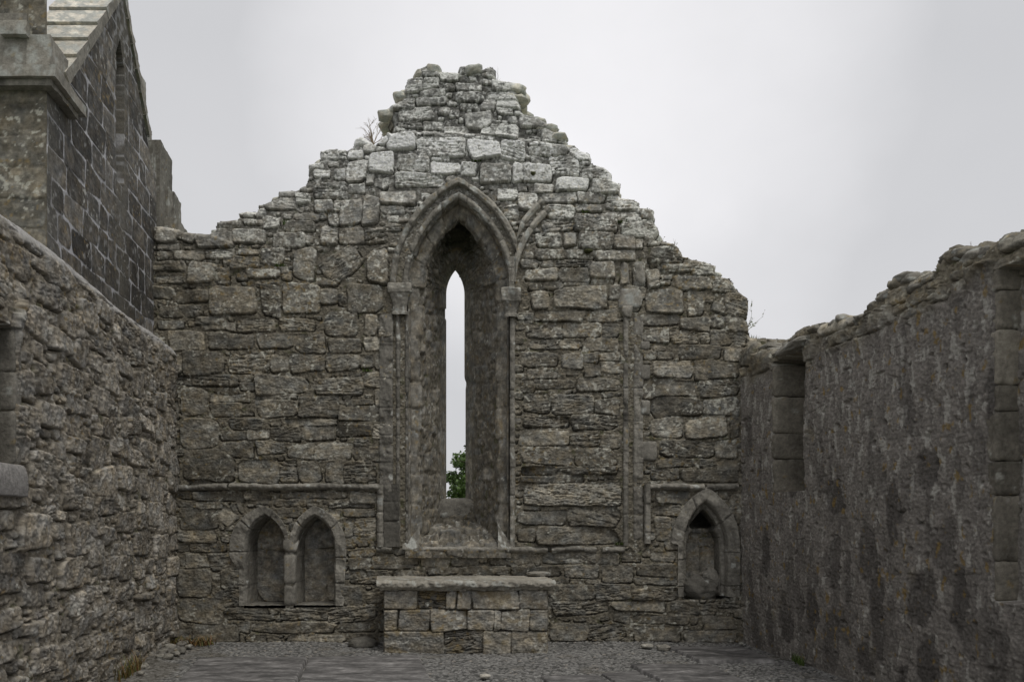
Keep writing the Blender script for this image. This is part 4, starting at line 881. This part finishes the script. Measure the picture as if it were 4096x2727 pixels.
GG = 'worn grave slabs laid in the gravel'
slab([(-3.17, 7.3), (-2.03, 7.3), (-2.31, 8.82), (-3.53, 8.78)], .085, .09, 600, 'worn grey grave slab in the gravel, leftmost, joined edge to edge with its neighbour', .21, None, GG)
slab([(-2.02, 7.3), (-.73, 7.34), (-1.06, 8.93), (-2.30, 8.82)], .085, .09, 610, 'worn grey grave slab with its right corner in front of the altar left end', .22, None, GG)
slab([(2.10, 8.74), (2.96, 8.78), (2.87, 9.72), (1.95, 9.70)], .055, .05, 620, 'flat grave slab near the right wall, farther from the camera, with a dark hollow', .19, (2.62, 9.18, .2, .22), GG)
slab([(1.50, 7.45), (2.30, 7.45), (2.14, 8.48), (1.28, 8.52)], .06, .05, 630, 'flat grave slab cut by the bottom edge of the photo, with a dark wet hollow, right of the middle', .19, (1.93, 7.95, .17, .13), GG)
slab([(.42, 7.3), (1.02, 7.35), (.86, 7.98), (.28, 7.92)], .045, .04, 640, 'small irregular paving stone flush in the gravel, nearer the altar of the two', .19, None, 'small paving stones in the gravel')
slab([(1.06, 7.35), (1.46, 7.4), (1.30, 8.18), (.92, 8.05)], .045, .04, 650, 'small irregular paving stone touching the left edge of the hollowed grave slab', .18, None, 'small paving stones in the gravel')
# loose stones
for i, (px_, Yq, sz, lb) in enumerate(((2588, 9.75, .12, 'small pale stone on the gravel, left one of a pair beside the grave slab'), (2652, 9.62, .13, 'small pale stone, right one of a pair at the slab corner'), (1940, 7.85, .08, 'pale flat pebble lying alone on the gravel in front of the altar'), (555, 8.35, .16, 'grey stone on the gravel beside the weeds at the left wall foot'), (2965, 9.95, .05, 'tiny white stone in the right corner of the choir'), (1455, 9.95, .28, 'flat dark stone lying against the wall just left of the altar'))):
    b = Bag(); blob(b, (X(px_, Yq), Yq, .05), (sz*1.3, sz, sz*.55), 800+i*7, .36 if i != 5 else .15, .3, 0, (12, 8), 3, .15); tag(b.build('loose_stone', M_ST), lb, 'stone')
rr = np.random.RandomState(6)
for i in range(9):
    y_ = rr.uniform(7.9, 9.9); b = Bag(); sz = rr.uniform(.05, .12); blob(b, (xl_(y_, XL)+rr.uniform(.05, .35), y_, .06), (sz*1.3, sz, sz*.7), 900+i*5, .24, .2, 0, (8, 6), 3, .15)
    tag(b.build('rubble_stone', M_ST), 'small rubble stone fallen at the foot of the left wall', 'stone', 'fallen rubble at the left wall foot')

# ------------------------------------------------------------------ plants
def blades(name, c, n, hgt, sp, cols, seed, label, cat='grass tuft', bend=.5, wd=.006, group=None, along=None):
    r_ = np.random.RandomState(seed); b = Bag()
    for i in range(n):
        a_ = r_.uniform(0, 6.28); q = np.array([r_.normal(0, sp), r_.normal(0, sp), 0])
        if along is not None: q = np.array(along)*r_.uniform(-1, 1)+q*.4
        h_ = hgt*r_.uniform(.4, 1.1); dr = np.array([math.cos(a_), math.sin(a_), 0]); pts = []
        for k in range(4):
            t = k/3; p_ = np.array(c)+q+dr*bend*h_*t*t+np.array([0, 0, h_*t]); w_ = wd*(1-t*.85); sd_ = np.array([-dr[1], dr[0], 0])*w_; pts.append([p_-sd_, p_+sd_])
        cl = np.array(cols[r_.randint(len(cols))])*r_.uniform(.7, 1.3); b.grid(np.array(pts), cl)
    return tag(b.build(name, M_LF), label, cat, group)
G1 = [(.07, .11, .025), (.10, .14, .03), (.05, .08, .02)]; G2 = [(.17, .12, .04), (.13, .11, .04), (.10, .12, .03), (.20, .10, .04)]
blades('weed_tuft', (X(740, 9.9), 9.95, .03), 380, .11, .13, G2, 1, 'rusty yellow weeds growing in the left corner at the wall foot', 'weeds', along=(.28, .05, 0), bend=1.)
blades('weed_tuft', (xl_(8.0, XL)+.12, 8.0, .03), 150, .2, .05, G2, 2, 'dry reddish weeds along the foot of the left wall, nearest the camera', 'weeds', along=(-.06, .35, 0))
blades('grass_tuft', (xl_(8.6, XR)-.14, 8.55, .06), 90, .09, .05, G1, 3, 'green grass tuft at the foot of the right wall', along=(.03, .2, 0))
blades('grass_tuft', (X(900), D+.14, Z(946)), 120, .09, .05, G1, 4, 'green grass tuft on the lowest left shoulder of the gable wall', along=(.12, .03, 0))
blades('grass_tuft', (X(1150), D-.0, Z(902)), 60, .08, .03, G1, 5, 'green tuft on the left ledge, second step up the gable shoulder', along=(.05, .02, 0))
blades('grass_tuft', (X(1325), D+.1, Z(728)), 60, .10, .03, G1, 6, 'green tuft in the left shoulder below the dry bush', along=(.03, .02, 0))
for i, (px_, py_, lb) in enumerate(((1905, 648, 'small green tuft in a joint over the arch apex'), (2345, 852, 'green tuft in a joint high on the right half of the gable wall'), (2490, 893, 'green tuft between stones just under the right stepped edge'), (1120, 1066, 'green tuft in a joint left of the window, level with the arch'), (2478, 2178, 'green weed at the foot of the slender shaft'), (1470, 1486, 'tiny green tuft in a joint left of the window shaft'))):
    blades('grass_tuft', (X(px_), D-.015, Z(py_)), 40, .05, .02, G1, 20+i, lb, bend=1.1, along=(.06, .0, 0))
b = Bag(); blob(b, (X(2352), D-.035, Z(1009)), (.11, .08, .06), 5, .05, -1, 0, (10, 7), 2.3, .2, (1, 1.1, .5)); tag(b.build('moss_cushion', M_ST), 'dark moss cushion on a long stone right of the window arch', 'moss')
b = Bag(); blob(b, (X(2133), D-.03, Z(698)), (.07, .06, .05), 6, .07, -1, 0, (10, 7), 2.3, .2, (1, 1.1, .5)); tag(b.build('moss_cushion', M_ST), 'small green moss cushion on a pale stone above the arch', 'moss')
def twig(bag, p, d, L_, r0, depth, rs, col):
    n_ = 5; pts = [np.array(p, float)]; dd = np.array(d, float)
    for k in range(n_): dd = dd+rs.normal(0, .10, 3); dd /= np.linalg.norm(dd); pts.append(pts[-1]+dd*L_/n_)
    a0 = np.cross(dd, [0, 1, .1]); a0 /= np.linalg.norm(a0); b0 = np.cross(dd, a0); th = np.linspace(0, 2*math.pi, 6)
    g = np.array([[q+(a0*math.cos(t)+b0*math.sin(t))*r0*(1-.6*i/n_) for t in th] for i, q in enumerate(pts)]); bag.grid(g, np.array(col)*rs.uniform(.8, 1.2))
    if depth > 0:
        for k in range(rs.randint(2, 4)):
            i = rs.randint(1, n_+1); nd_ = dd+rs.normal(0, .45, 3); nd_[1] *= .6; nd_ /= np.linalg.norm(nd_); twig(bag, pts[i], nd_, L_*rs.uniform(.4, .65), r0*.6, depth-1, rs, col)
def plant(name, c, stems, hgt, r0, seed, label, cat, col, spread=.5, depth=2, tips=None, lean=0.):
    rs = np.random.RandomState(seed); b = Bag()
    for k in range(stems): d = np.array([rs.normal(lean, spread), rs.normal(0, .2), 1.]); twig(b, c, d/np.linalg.norm(d), hgt*rs.uniform(.6, 1), r0, depth, rs, col)
    if tips is not None:
        V_ = np.concatenate(b.V)
        for k in range(tips[0]): q = V_[rs.randint(len(V_))]; s_ = tips[1]*rs.uniform(.6, 1.3); g = q+np.array([[[0, 0, 0], [s_, 0, s_*.3]], [[-s_*.2, .3*s_, s_], [s_*.7, .3*s_, s_]]]); b.grid(g, np.array(tips[2])*rs.uniform(.7, 1.3))
    return tag(b.build(name, M_TW), label, cat)
TW = (.33, .27, .20)
plant('dry_bush', (X(1488), D+.12, Z(560)), 13, .27, .0055, 3, 'dry leafless brown bush on the left shoulder of the gable top', 'bush', TW, .55, 2)
plant('dry_stalk', (X(1988), D+.2, Z(312)), 3, .17, .003, 4, 'thin dry stalk on the very top of the gable, right side', 'plant', (.2, .17, .12), .35, 1)
plant('seed_stalk', (X(2664), D+.2, Z(962)), 2, .12, .003, 5, 'small seed stalk on the right stepped edge, left one of two', 'plant', (.2, .18, .12), .2, 1, (8, .012, (.12, .12, .05)))
plant('seed_stalk', (X(2712), D+.2, Z(985)), 2, .15, .003, 6, 'small seed stalk on the right stepped edge, right one of two', 'plant', (.2, .18, .12), .15, 1, (8, .012, (.12, .12, .05)))
plant('seed_stalk', (X(3000), D+.2, Z(1315)), 4, .30, .004, 7, 'branching green stalk with seed heads hanging off the lower right edge of the gable', 'plant', (.2, .2, .12), .5, 2, (50, .014, (.12, .15, .06)), .25)
blades('grass_tuft', (X(3030), D+.25, Z(1352)), 90, .10, .05, G1+G2, 31, 'yellow green tuft on the wall top in the right rear corner', along=(.12, .1, 0))
plant('seed_stalk', (xl_(6.5, XR)+.2, 6.5, 3.84), 2, .07, .0025, 8, 'tiny stalk on top of the ragged right wall', 'plant', (.15, .1, .07), .2, 1)

# ------------------------------------------------------------------ tree seen through the slit
tr = empty('tree', (-1., 30, 0)); tag(tr, 'leafy green tree standing outside, seen through the narrow window', 'tree')
b = Bag(); th = np.linspace(0, 2*math.pi, 13); hs_ = np.linspace(0, 4.2, 14)
g = np.array([[(-1.0+.22*(1-z_/5)*math.cos(t)+.1*math.sin(z_), 30+.22*(1-z_/5)*math.sin(t), z_-.05) for t in th] for z_ in hs_]); b.grid(g, stonecol(g, .09, 3, -1))
rs = np.random.RandomState(11); cl = []
for k in range(60):
    a_ = rs.uniform(0, 6.28); el = rs.uniform(-.5, 1.3); R_ = rs.uniform(.55, 1.); cl.append((-.75+1.7*R_*math.cos(a_)*math.cos(el), 30+1.7*R_*math.sin(a_)*math.cos(el), 3.0+1.75*R_*math.sin(el), rs.uniform(.3, .6)))
for k in range(22):
    c = cl[k]; twig(b, (-1., 30, rs.uniform(1.4, 3.2)), (np.array(c[:3])-np.array([-1., 30, 2.2]))/2., 1.6, .05, 1, rs, (.08, .07, .05))
b.build('trunk', M_TW, tr)
n_ = 15000; ci = rs.randint(len(cl), size=n_); CL = np.array(cl); dv = rs.normal(0, 1, (n_, 3)); dv /= np.linalg.norm(dv, axis=1)[:, None]; rad_ = CL[ci, 3]*rs.uniform(.45, 1., n_)
pc = CL[ci, :3]+dv*rad_[:, None]*np.array([1.1, 1.1, .7]); a_ = rs.normal(0, 1, (n_, 3)); a_ /= np.linalg.norm(a_, axis=1)[:, None]; b_ = np.cross(a_, rs.normal(0, 1, (n_, 3))); b_ /= np.linalg.norm(b_, axis=1)[:, None]; sz = rs.uniform(.05, .10, n_)[:, None]
Vv = np.stack([pc-a_*sz, pc-b_*sz*.6, pc+a_*sz, pc+b_*sz*.6], 1).reshape(-1, 3); lc = np.array([.075, .12, .035])*rs.uniform(.6, 1.5, (n_, 1))*(.8+.5*rs.rand(len(cl))[ci])[:, None]
link_mesh('crown', Vv, np.arange(n_*4).reshape(-1, 4), np.repeat(lc, 4, 0), M_LF, tr, False)
